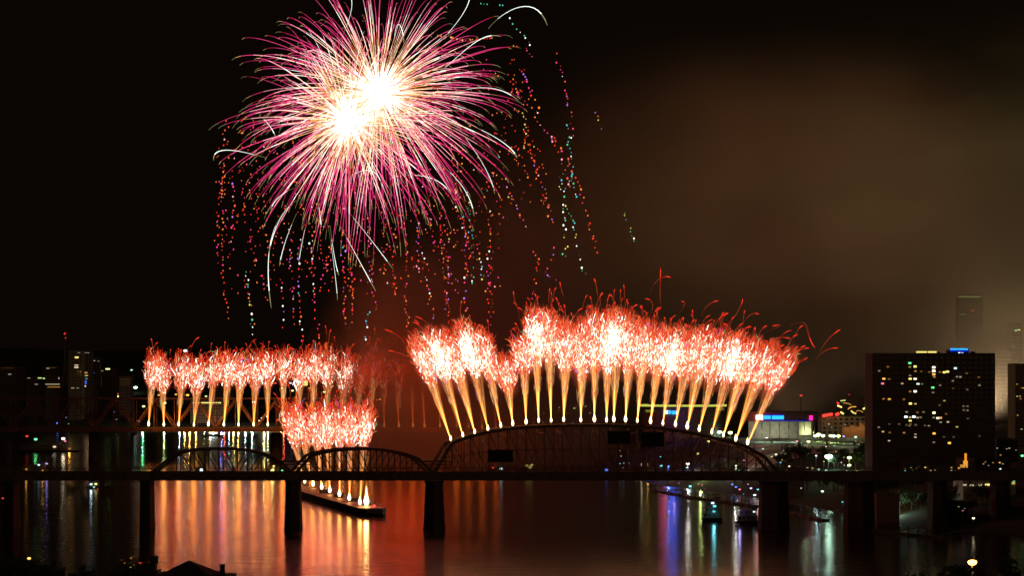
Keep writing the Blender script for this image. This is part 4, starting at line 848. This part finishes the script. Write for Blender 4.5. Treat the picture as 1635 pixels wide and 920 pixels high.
# older round arena, left
DL = 2170
al = empty('round_arena', P(1095, 690, DL), 'round arena with a yellow green roof rim and blue sign behind the right bridge jets', 'arena')
ml = DL/F; rr_ = 66*ml
b = MB(); b.lathe([(rr_, -8), (rr_, (690-651)*ml)], c=(0, rr_, 0), n=40); b.build('wall', BROWNWALL, parent=al)
b = MB(); b.lathe([(rr_+1.5, (690-650.5)*ml), (rr_+1.5, (690-648.5)*ml), (rr_*.6, (690-644)*ml), (2, (690-642)*ml)], c=(0, rr_, 0), n=40); b.build('roof', ROOF, parent=al)
b = MB(); b.lathe([(rr_+1.9, (690-650)*ml), (rr_+2.2, (690-649.2)*ml), (rr_+2.2, (690-647.4)*ml), (rr_+1.9, (690-646.8)*ml)], c=(0, rr_, 0), n=40); b.build('rim_light', glow('rim', (.75, .8, .12), .75), parent=al)
def alp(name, x0, x1, y0, y1, m):
    b = MB(); cx = ((x0+x1)/2-1095)*ml; yy = rr_-math.sqrt(max(rr_**2-cx**2, 0))-1.6
    b.box((cx, yy, (690-(y0+y1)/2)*ml), ((x1-x0)*ml, .5, (y1-y0)*ml)); b.build(name, m, parent=al)
alp('white_sign', 1062, 1066.5, 656, 661.5, glow('white_sign', (1, .75, .72), 3)); alp('blue_sign', 1067.5, 1072, 656, 661.5, glow('blue_sign', (.02, .32, 1), 2.2)); alp('blue_sign', 1073, 1080.5, 656.5, 662, glow('blue_sign', (.02, .32, 1), 2.2))
alp('window_band', 1032, 1052, 655, 659, glow('green_band', (.35, .4, .05), .4)); alp('window_band', 1140, 1158, 652, 656, glow('green_band', (.35, .4, .05), .3))
point('sign_light', ((1072-1095)*ml, -20, (690-658)*ml), (.04, .10, 1), 5000, 3, al)
point('sign_light', ((1058-1095)*ml, -20, (690-658)*ml), (1, .1, .25), 2200, 3, al)
# dark crossed truss tower behind the arch right
lt = empty('loading_crane', P(1145, 690, 2000), 'small dark crossed crane beside the bright lamps right of the arch', 'crane')
b = MB(); q = 2000/F
b.beam((-8*q, 0, 14*q), (0, 0, -8*q), .7); b.beam((2*q, 0, 14*q), (12*q, 0, -6*q), .7); b.beam((-8*q, 0, 14*q), (2*q, 0, 14*q), .5); b.beam((-4*q, 0, 4*q), (8*q, 0, 4*q), .4)
b.build('crane_frame', POST, parent=lt)
# red sign tubes and curled coloured light tubes on the block left of the tower
nb, nw, nh = building('arcade_block', 'pale stepped block with red and yellow tube lights left of the apartment tower', 1312, 1391, 666, 2150, PALEWALL, rndwins(1320, 1388, 672, 690, 8, ['amber', 'cream'], .6, 40), 7, 26, 9)
mb_ = 2150/F
def tube(name, pts, r, c, s):
    pts = np.array(pts, float); s_ = np.linspace(0, 1, 12); q_ = np.linspace(0, 1, len(pts))
    xx = np.interp(s_, q_, pts[:, 0]) if len(pts) < 3 else np.polyval(np.polyfit(q_, pts[:, 0], 2), s_); yy = np.interp(s_, q_, pts[:, 1]) if len(pts) < 3 else np.polyval(np.polyfit(q_, pts[:, 1], 2), s_)
    p = np.array([P(a, b, 2148) for a, b in zip(xx, yy)])-np.array(nb.location)
    tubes(name, p[None], np.full((1, 12), r*mb_), [gm(c, s)], np.array([0]), parent=nb, sides=8)
tube('red_sign', [(1313, 664.5), (1329.5, 661.5)], 2.5, 'red', 1.3); tube('red_sign', [(1334, 663), (1340, 660.5)], 2.6, 'red', 1.3)
for pts, r, c, s in (([(1342, 640.5), (1350, 639.5)], .8, 'lime', 1), ([(1336, 643), (1340, 645)], 1.2, 'red', 1.2), ([(1337, 648), (1340, 649), (1344, 651)], 1.2, 'yellow', 2.2), ([(1346, 644), (1353, 644.5), (1359, 647)], .7, 'amber', .6), ([(1342, 658.5), (1344, 659.5), (1347, 661.5)], 1.3, 'yellow', 1.8),
                     ([(1354, 654), (1359, 650.5), (1367, 650)], .9, 'amber', .9), ([(1359, 656), (1362, 659), (1367, 661)], 1.2, 'yellow', 1), ([(1367, 658), (1371, 656), (1378, 659)], .7, 'amber', .5), ([(1378, 654), (1383, 651.5), (1390, 651.5)], 1.4, 'yellow', 1.6), ([(1386, 661), (1387, 662)], 1.2, 'cream', 1.5), ([(1355.5, 630), (1356.5, 631)], 1.1, 'red', .7), ([(1277, 632), (1281, 632)], 1.1, 'red', 1.2)):
    tube('light_tube', pts, r, c, s)
b = MB()
for a in (1345, 1362, 1380): b.beam(((a-1351.5)*mb_, 1, nh), ((a-1351.5)*mb_, 1, nh+30*mb_), .5)
b.beam(((1279-1351.5)*mb_, 1, 8), ((1279-1351.5)*mb_, 1, nh+34*mb_), .5)
b.build('light_mast', POST, parent=nb)
st_, _, _ = building('stepped_house', 'row of gabled house fronts lit orange beside the red lamp', 1345, 1391, 684, 2060, BROWNWALL, [], 8, 18, 6, dark_windows=False)
for a, c, t_ in ((1358, 1366, 680), (1372, 1380, 677), (1381, 1389, 675)):
    b = MB(); qq = 2060/F; b.box((((a+c)/2-1368)*qq, 6, H-(t_+684)/2*0-(((t_+684)/2)-Y0)*qq-st_.location[2]), ((c-a)*qq, 8, (684-t_)*qq)); b.build('gable', BROWNWALL, parent=st_)
for a in (1352, 1366, 1380): point('wall_light', ((a-1368)*2060/F, -7, 22-8), (1, .42, .1), 2600, .8, st_)
# pale paved lot around the stadium
qx = np.linspace(150, 262, 30); qy = np.linspace(1740, 1890, 26); QX, QY = np.meshgrid(qx, qy); QX = QX*QY/1815.0
pv = MB(); pv.add(np.stack([QX, QY, height(QX, QY)+.35], -1).reshape(-1, 3), [(j*30+i, j*30+i+1, (j+1)*30+i+1, (j+1)*30+i) for j in range(25) for i in range(29)])
tag(pv.build('pavement', CONC), kind='structure')
# elevated roads
def viaduct(label, x0, x1, y, D, ang=0):
    a, b_ = (x0-817.5)/F*D, (x1-817.5)/F*D; z = H-(y-Y0)/F*D; cx = (a+b_)/2; gz = hz(cx, D)
    root = empty('elevated_road', (cx, D, 0), label, 'viaduct')
    b = MB(); b.box((0, 6, z), (b_-a, 12, 1.0)); b.build('deck', CONC, parent=root)
    b = MB(); b.box((0, -.2, z+.9), (b_-a, .3, 1.1)); b.build('parapet', CONC, parent=root)
    b = MB()
    for xx in np.arange(a+6, b_-4, 18): b.box((xx-cx, 6, (z+gz)/2-2), (1.4, 3, z-gz+3))
    b.build('road_pier', CONC, parent=root)
    for xx in np.arange(a+15, b_-4, 30): point('road_fill_light', (xx-cx, -6, z+5), (.8, 1, .62), 900, .5, root)  # added lights in front of the parapet to brighten the concrete
viaduct('upper pale elevated road running below the bright stadium lamps', 1175, 1391, 703.5, 1840)
viaduct('middle elevated road just under the upper one left of the trees', 1190, 1268, 711, 1790)
viaduct('lower elevated road with a bright edge behind the park trees', 1312, 1391, 717, 1760)

# far left skyline
LL = [('tower_block', 'tall slim tower block with three lit windows on the far left skyline', 109, 131, 561, 3600, [(122.5, 571, 'yellow', 6, 2.4, 1.6), (122, 583.5, 'cream', 6, 1.3, 1), (122, 587, 'cream', 6.5, 1.6, 1.1), (116, 620, 'cream', 5, 1, .5), (124, 620, 'cream', 4, 1, .3), (126, 563.5, 'white', 4, .8, .25), (140.5, 563, 'white', 0.1, .1, .1)]),
      ('tower_block', 'tower block with stacked small lights beside the slim tower', 131, 146, 562, 3680, [(134.5, 563.6, 'white', 6, .9, .3), (140.5, 563.6, 'white', 4, .9, .3), (131.5, 592, 'white', 3, 1.6, .6), (137, 595.5, 'amber', 5, 1.8, .8), (138, 600, 'yellow', 5, 1.6, .6), (131, 604.5, 'yellow', 4, 1, .5), (138, 605, 'cyan', 3, 2, .4), (137, 611, 'blue', 3, 6, .6), (132.5, 613.5, 'lime', 3.5, 2, 1.6), (136, 617, 'white', 2.5, 2, 1.2)]),
      ('office_block', 'narrow block with a pale light on its roof edge right of the towers', 146, 158, 572, 3700, [(149, 576.5, 'white', 6, 1.2, .6), (157, 577, 'white', 3, 1, .3), (150, 596, 'blue', 3, 1, .25)]),
      ('office_block', 'lower block ending in a yellow green lamp right of the towers', 158, 184, 589, 3720, [(161, 592.5, 'yellow', 8, 1, .3), (172, 589.5, 'lime', 7, 2, 1.8), (161, 610, 'green', 2, 14, .05)]),
      ('office_block', 'wide low block with two bright horizontal strips left of the towers', 72, 96, 600, 3620, [(84, 614, 'cream', 23, 1.8, .35), (86, 618.3, 'amber', 20, 1.3, .4), (94, 604.5, 'white', 2, 3, .3), (75, 585, 'cream', 0.1, .1, .1)]),
      ('office_block', 'low block with a dashed cream window strip at the far left', 42, 72, 603, 3640, [(46, 604, 'cream', 5, 1.2, .25), (63.5, 604, 'lime', 6, 1.5, 1), (70, 604.6, 'lime', 3.5, 1.4, 1.2), (58, 614, 'white', 5, 1.2, .3)]),
      ('office_block', 'dim brown block behind the striped one on the left skyline', 68, 92, 586, 3780, [(76.5, 588.5, 'cream', 5, 2, .25), (84, 587.5, 'amber', 12, .8, .08)]),
      ('office_block', 'faint brown block at the left edge of the skyline', 0, 38, 586, 3800, [(15.5, 598, 'white', 5, 1.5, .3), (34, 584, 'amber', 0.1, .1, .1), (12, 588, 'amber', 20, .8, .05)]),
      ('office_block', 'squat block with faint floor lines left of the far bridge jets', 190, 210, 602, 3650, [(200, 606, 'amber', 16, .7, .08), (200, 610, 'amber', 16, .7, .07), (200, 614, 'amber', 16, .7, .06)]),
      ('office_block', 'block with a yellow lit corner behind the middle far bridge jets', 470, 500, 604, 3700, [(487, 612, 'yellow', 8, 8, 1.6), (476, 610, 'amber', 4, 2, .7), (494, 620, 'amber', 4, 2, .7)]),
      ('pavilion', 'long low pavilion with a bright yellow strip behind the left far bridge jets', 304, 360, 641, 3560, [(330, 643.6, 'yellow', 46, 1.8, 1.2)]),
      ('office_block', 'brown block behind the left far bridge jets', 335, 372, 598, 3750, [(350, 609, 'amber', 5, 2, .6), (344, 604, 'cream', 3, 2, .5), (362, 616, 'amber', 4, 2, .5)]),
      ('office_block', 'broad brown block behind the right end of the far bridge jets', 528, 590, 612, 3700, [(545, 612+4, 'cream', 12, 1.2, .7), (560, 618, 'amber', 3, 2, .7), (575, 620, 'amber', 3, 2, .7)])]
for nm, lab, a, b_, yt, D, ws in LL:
    building(nm, lab, a, b_, yt, D, BROWNWALL, [q for q in ws if q[3] > .2], 5, 22, max(3, int((b_-a)/4)), dark_windows=True, par=.8)
ms = empty('radio_mast', P(104, 560, 3590), 'lattice mast with two red lights left of the slim tower', 'mast'); q = 3590/F
b = MB()
for s_ in (-1, 1): b.beam((s_*2, 0, -45), (0, 0, 27*q), .5)
for z in np.arange(-40, 18, 6): b.beam((-2*(1-(z+45)/70), 0, z), (2*(1-(z+51)/70), 0, z+6), .3)
b.build('lattice', POST, parent=ms)
small_lamp(ms, (-.3, -.6, 27*q), (1, .03, .03), .9, 1.7*q, 'beacon'); small_lamp(ms, (.8*q, -.6, 20*q), (1, .06, .03), .5, 1.3*q, 'beacon')
for x_, y_ in ((112, 595), (140, 610)):
    pp = P(x_, y_, 3560); point('facade_fill_light', pp, (1, .5, .15), 1500, 2)  # added points without a lamp, warm the left skyline facades

# ------------------------------------------------------------------ boats
def boat(name, label, px, py, ln, lights, cat='boat', decks=1, wdt=6, heading=0, mast=False):
    """py is the waterline"""
    D = H*F/(py-Y0); root = empty(name, ((px-817.5)/F*D, D, 0), label, cat); root.rotation_euler = (0, 0, heading)
    b = MB(); sec = [(-ln/2, .5, .8), (-ln*.42, .9, .2), (-ln*.1, 1, -.4), (ln*.3, 1, -.4), (ln*.46, .7, .1), (ln/2, .12, .9)]
    v = []; f = []
    for x, k_, z in sec: v += [(x, -wdt/2*k_, 1.6), (x, -wdt/2*k_*.7, z), (x, wdt/2*k_*.7, z), (x, wdt/2*k_, 1.6)]
    for i in range(len(sec)-1):
        for q_ in range(4): f.append((i*4+q_, i*4+(q_+1) % 4, (i+1)*4+(q_+1) % 4, (i+1)*4+q_))
    f += [(3, 2, 1, 0), tuple(len(v)-4+q_ for q_ in range(4))]
    b.add(v, f); b.build('hull', HULL, parent=root)
    for d_ in range(decks):
        b = MB(); sx = ln*(.72-.14*d_); b.box((-ln*.04, 0, 1.6+1.2+d_*2.6), (sx, wdt*.8-.6*d_, 2.4)); cb = b.build('deck_house', WHITEP, parent=root)
        b = MB()
        for xx in np.arange(-sx/2+1, sx/2-1, 2): b.box((-ln*.04+xx, 0, 1.6+1.45+d_*2.6), (1.1, wdt*.8-.6*d_+.1, .9))
        b.build('window_row', GLASS, parent=cb)
        b = MB(); b.box((-ln*.04, 0, 1.6+2.5+d_*2.6), (sx+1, wdt*.9, .18)); b.build('deck_roof', ROOF, parent=root)
    z = 1.6+2.6*decks
    b = MB(); b.box((ln*.2, 0, z+1), (2.6, 2.6, 2)); b.box((ln*.2, 0, z+2.1), (3.2, 3.2, .2)); b.build('wheelhouse', WHITEP, parent=root)
    b = MB(); b.beam((ln*.1, 0, z), (ln*.1, 0, z+(8 if mast else 4.2)), .22)
    if mast: b.beam((ln*.1-2.4, 0, z+2.6), (ln*.1+2.4, 0, z+2.6), .16)
    b.build('mast', POST, parent=root)
    b = MB()
    for s_ in (-1, 1):
        b.beam((-ln*.45, s_*wdt*.45, 2.6), (ln*.42, s_*wdt*.45, 2.6), .07)
        for xx in np.arange(-ln*.45, ln*.42, 2.2): b.beam((xx, s_*wdt*.45, 1.6), (xx, s_*wdt*.45, 2.6), .06)
    b.build('handrail', POST, parent=root)
    mm_ = D/F
    for lx, ly, c, r_, s, pw in lights:
        p_ = P(lx, ly, D-wdt/2-.5)-np.array(root.location); ch, sh = math.cos(-heading), math.sin(-heading); p_ = (p_[0]*ch-p_[1]*sh, p_[0]*sh+p_[1]*ch, p_[2])
        small = MB(); small.add(IVS*r_*mm_*np.array([1.3, 1, .8]), IFS); small.build('deck_lamp', gm(c, s), parent=root, loc=p_)
        if pw: point('deck_light', (p_[0], p_[1]-.6, p_[2]), LC[c], pw, r_*mm_, root)
    return root
boat('riverboat', 'long floating restaurant boat with green, red and white lights at the left shore', 75, 722, 62, [(43, 697, 'red', 1.8, 1.2, 0), (57, 702, 'green', 2.2, 2.4, 1500), (101, 701, 'cream', 2.3, 5, 2500), (104, 705, 'pink', 1.6, 1.2, 0), (87, 714, 'cream', 2.2, .9, 0), (111, 717, 'amber', 1.6, .5, 1500)], 'boat', 2, 12)
boat('moored_boat', 'small moored boat with faint lights below the floating restaurant on the left', 57, 758, 26, [(42, 750, 'amber', 1.5, .8, 250), (55, 756, 'mint', 1.5, .9, 0), (62, 743, 'cool', 1.6, 1.8, 0), (74.5, 741, 'violet', 1.6, 1.2, 250), (68, 752, 'amber', 1.3, .7, 250), (84, 729, 'violet', 1, .4, 0)], 'boat', 2, 8)
boat('motor_launch', 'tiny launch with white, yellow and red lights left of the first bridge pier', 150, 781, 9, [(145.5, 774, 'cool', 1.7, 2.2, 250), (153, 773.5, 'yellow', 1.8, 2, 0), (150, 778.5, 'mint', 1.3, 1, 0), (156, 782, 'red', 1.4, .6, 100)], 'boat', 1, 3)
boat('motor_launch', 'launch with one white light under the left arched span', 322, 757, 10, [(321.5, 751, 'cool', 2.2, 4, 200)], 'boat', 1, 3.4)
boat('patrol_boat', 'boat with yellow and green lights just left of the second pier', 441, 757, 16, [(438, 745.5, 'yellow', 2.2, 2.5, 0), (435, 751, 'yellow', 2.6, 2.8, 4200), (450.6, 752, 'green', 2.0, 2, 0)], 'boat', 1, 5)
boat('excursion_boat', 'white lit boat on the far river below the far bridge deck', 341, 697, 26, [(340.5, 692.6, 'cool', 2.2, 4, 0), (336, 691.6, 'cream', 2.2, 2, 6000), (345, 691.8, 'cream', 2.2, 1.6, 0)], 'boat', 1, 6)
boat('motor_launch', 'launch with a red and a white light under the arched main span', 796, 756, 12, [(787, 748, 'red', 1.5, 1.4, 0), (800, 749, 'cool', 2.0, 3, 0)], 'boat', 1, 4)
boat('houseboat', 'boat showing a dull yellow square cabin light under the main arch', 845, 757, 16, [(841, 744, 'yellow', 2.4, .35, 0), (846, 747, 'yellow', 2.8, .35, 0), (849, 743, 'yellow', 2.0, .3, 0)], 'boat', 1, 5)
boat('motor_launch', 'launch with a single blue light under the main arch', 969, 757, 9, [(968.5, 751, 'blue', 2.2, 1.2, 0)], 'boat', 1, 3.2)
boat('towboat', 'square docked towboat with three stacked cyan deck lights near the right bank', 1137, 833, 10.5, [(1138, 804, 'cool', 2.0, 2.4, 0), (1141, 809, 'cyan', 2.2, 1.6, 0), (1140, 817.5, 'cyan', 2.2, .8, 500)], 'boat', 3, 6)
boat('towboat', 'dark docked towboat with one pale light left of the right bridge pier', 1195, 838, 13, [(1204, 818, 'cool', 1.7, 1.3, 0), (1181, 816, 'violet', 1.2, .4, 300)], 'boat', 2, 6)
boat('towboat', 'dark towboat with a mast and a string of small lights at the bottom left', 232, 931, 15, [(194, 895, 'amber', 1.2, .1, 0), (199, 900, 'amber', 1.3, .2, 0), (204, 904, 'amber', 1.3, .25, 0), (209, 907, 'yellow', 1.8, 1.1, 0), (214, 903, 'amber', 1.2, .15, 0), (209.5, 892, 'amber', 1.5, .35, 0), (224, 900, 'red', 1.8, .5, 0), (257, 919, 'red', 1.5, .5, 0)], 'boat', 2, 7, mast=True)

for i, (a, b_) in enumerate(((1040, 1088), (1094, 1140), (1150, 1206), (1262, 1318), (1400, 1460), (1470, 1530))):
    yy_ = lambda x: float(np.interp(x, [1000, 1100, 1240, 1400, 1635], [777, 795, 815, 852, 872]))
    pa, pb = G(a, yy_(a)), G(b_, yy_(b_)); mid = (pa+pb)/2; root = empty('floating_dock', (mid[0], mid[1], 0), 'dark floating dock along the right shore, %s from the left' % ORD[i], 'dock', 'docks along the right shore')
    u = pb-pa; ln_ = np.linalg.norm(u); u = u/ln_; nrm = np.array([-u[1], u[0], 0]); nrm = nrm*(-1 if nrm[0] > 0 else 1)
    b = MB(); b.beam(-u*ln_/2+(0, 0, .5), u*ln_/2+(0, 0, .5), 4, 1.0); b.build('pontoon', HULL, parent=root)
    for q in np.linspace(-.45, .45, 5):
        b = MB(); b.lathe([(.28, -3), (.28, 4.2), (.05, 4.6)], c=u*ln_*q+nrm*2.4, n=8); b.build('mooring_post', BARK, parent=root)
    b = MB(); b.beam((0, 0, 1.2), -nrm*16+(0, 0, 3.5), 1.6, .25); b.build('gangway', POST, parent=root)
# ------------------------------------------------------------------ near roof at the bottom of the frame
DR = 430; qr = DR/F
nr = empty('near_house', (P(296, 930, DR)[0], DR, hz(P(296, 930, DR)[0], DR)-1), 'dark pyramid roofed house with a chimney at the very bottom left', 'house')
gz = nr.location[2]
b = MB(); hzr = H-(919.5-Y0)*qr-gz; b.box((0, 5, hzr/2), (9.4, 9, hzr)); b.box((5.2, 5, (hzr-.35)/2+.1), (3.6, 7, hzr-.3)); b.build('wall', DARKWALL, parent=nr)
b = MB(); ap_ = H-(898.5-Y0)*qr-gz
e = hzr-.15; b.add([(-4.9+.6, -.4, e), (4.1, -.4, e-.0), (4.1, 10.2, e), (-4.3, 10.2, e), (0, 4.5, ap_)], [(0, 1, 4), (1, 2, 4), (2, 3, 4), (3, 0, 4), (3, 2, 1, 0)]); b.build('roof', ROOF, parent=nr)
b = MB(); b.box((5.15, 5, hzr+.4), (.75, .75, 1.7)); b.box((5.15, 5, hzr+1.3), (.9, .9, .15)); b.build('chimney', DARKWALL, parent=nr)

# ------------------------------------------------------------------ trees
def tree_mesh(seed, hgt):
    g = np.random.default_rng(seed); t = MB(); th_ = hgt*.45
    t.lathe([(hgt*.035, 0), (hgt*.024, th_*.6), (hgt*.015, th_*1.2)], n=7)
    tips = []
    for i in range(7):
        a = i*2.4+g.uniform(0, 1); r = hgt*g.uniform(.15, .32); z0 = th_*g.uniform(.6, 1.1); tip = (r*math.cos(a), r*math.sin(a), z0+hgt*g.uniform(.15, .4)); t.beam((0, 0, z0), tip, hgt*.014); tips.append(tip)
    tips += [(0, 0, hgt*.82), (hgt*.05, 0, hgt*.7)]
    l = MB()
    for tip in tips:
        n_ = 60; c = np.array(tip); q = g.normal(size=(n_, 3)); q /= np.linalg.norm(q, axis=1, keepdims=True); pos = c+q*(hgt*.17*g.uniform(.3, 1, n_)[:, None])
        for p_ in pos:
            u = g.normal(size=3); u /= np.linalg.norm(u); v_ = np.cross(u, g.normal(size=3)); v_ /= np.linalg.norm(v_); s_ = hgt*g.uniform(.025, .05)
            l.add([p_-u*s_, p_+v_*s_*.6, p_+u*s_, p_-v_*s_*.6], [(0, 1, 2, 3)])
    return t, l
protos = []
for i in range(4):
    t, l = tree_mesh(60+i, 10.0); protos.append((t, l))
tmeshes = []
TREES = []
g = np.random.default_rng(77)
def tree(x, y, hgt, label, group):
    i = int(g.integers(4))
    if len(tmeshes) < 4 and True:
        pass
    root = empty('tree', (x, y, hz(x, y)-.3), label, 'tree', group); root.scale = (hgt/10,)*3; root.rotation_euler = (0, 0, g.uniform(0, 6))
    if i not in TM:
        a = protos[i][0].build('trunk', BARK, parent=root); b = protos[i][1].build('crown', LEAF, parent=root); TM[i] = (a.data, b.data)
    else:
        for nm, d in zip(('trunk', 'crown'), TM[i]):
            o = bpy.data.objects.new(nm, d); col.objects.link(o); o.parent = root
TM = {}
for n_t, (x0, x1, y0, y1, n_, hh, where) in enumerate([(1240, 1390, 716, 732, 32, 10, 'in the dark belt above the park lamps'), (1240, 1310, 752, 764, 14, 9, 'on the slope left of the park'), (1310, 1400, 760, 772, 12, 9, 'along the bottom edge of the park'), (1420, 1600, 780, 800, 16, 10, 'below the apartment tower'),
                                       (1010, 1200, 738, 764, 12, 8, 'on the bank seen through the arch')]):
    for q in range(n_):
        px_ = x0+(x1-x0)*(q+g.uniform(.1, .9))/n_; py_ = g.uniform(y0, y1); L_ = landing(px_, py_, hh*.8) if min(abs(px_-q_) for q_ in (1303, 1323, 1356)) > 7 else None
        if L_ is None: continue
        D_ = L_[0]; tree((px_-817.5)/F*D_, D_, hh*g.uniform(.8, 1.25), 'dark leafy tree %s, %s from the left' % (where, ORD[q]), 'trees '+where)
for q in range(15):   # near left bank
    px_ = q*13-5+g.uniform(-3, 3); D_ = g.uniform(560, 610); yt = 850+q*2.6+g.uniform(-4, 4); x_ = (px_-817.5)/F*D_; top = H-(yt+18-Y0)/F*D_; z_ = hz(x_, D_)
    if top-z_ > 3: tree(x_, D_, min(top-z_, 17), 'black tree on the near left bank at the bottom corner, %s from the left' % ORD[q], 'trees on the near left bank')
for q in range(13):
    px_ = 1440+q*17+g.uniform(-4, 4); D_ = g.uniform(560, 610); yt = 895-q*2.0+g.uniform(-4, 4); x_ = (px_-817.5)/F*D_; top = H-(yt+18-Y0)/F*D_; z_ = hz(x_, D_)
    if top-z_ > 3: tree(x_, D_, min(top-z_, 17), 'black tree on the near right bank behind the amber lamp, %s from the left' % ORD[q], 'trees on the near right bank')
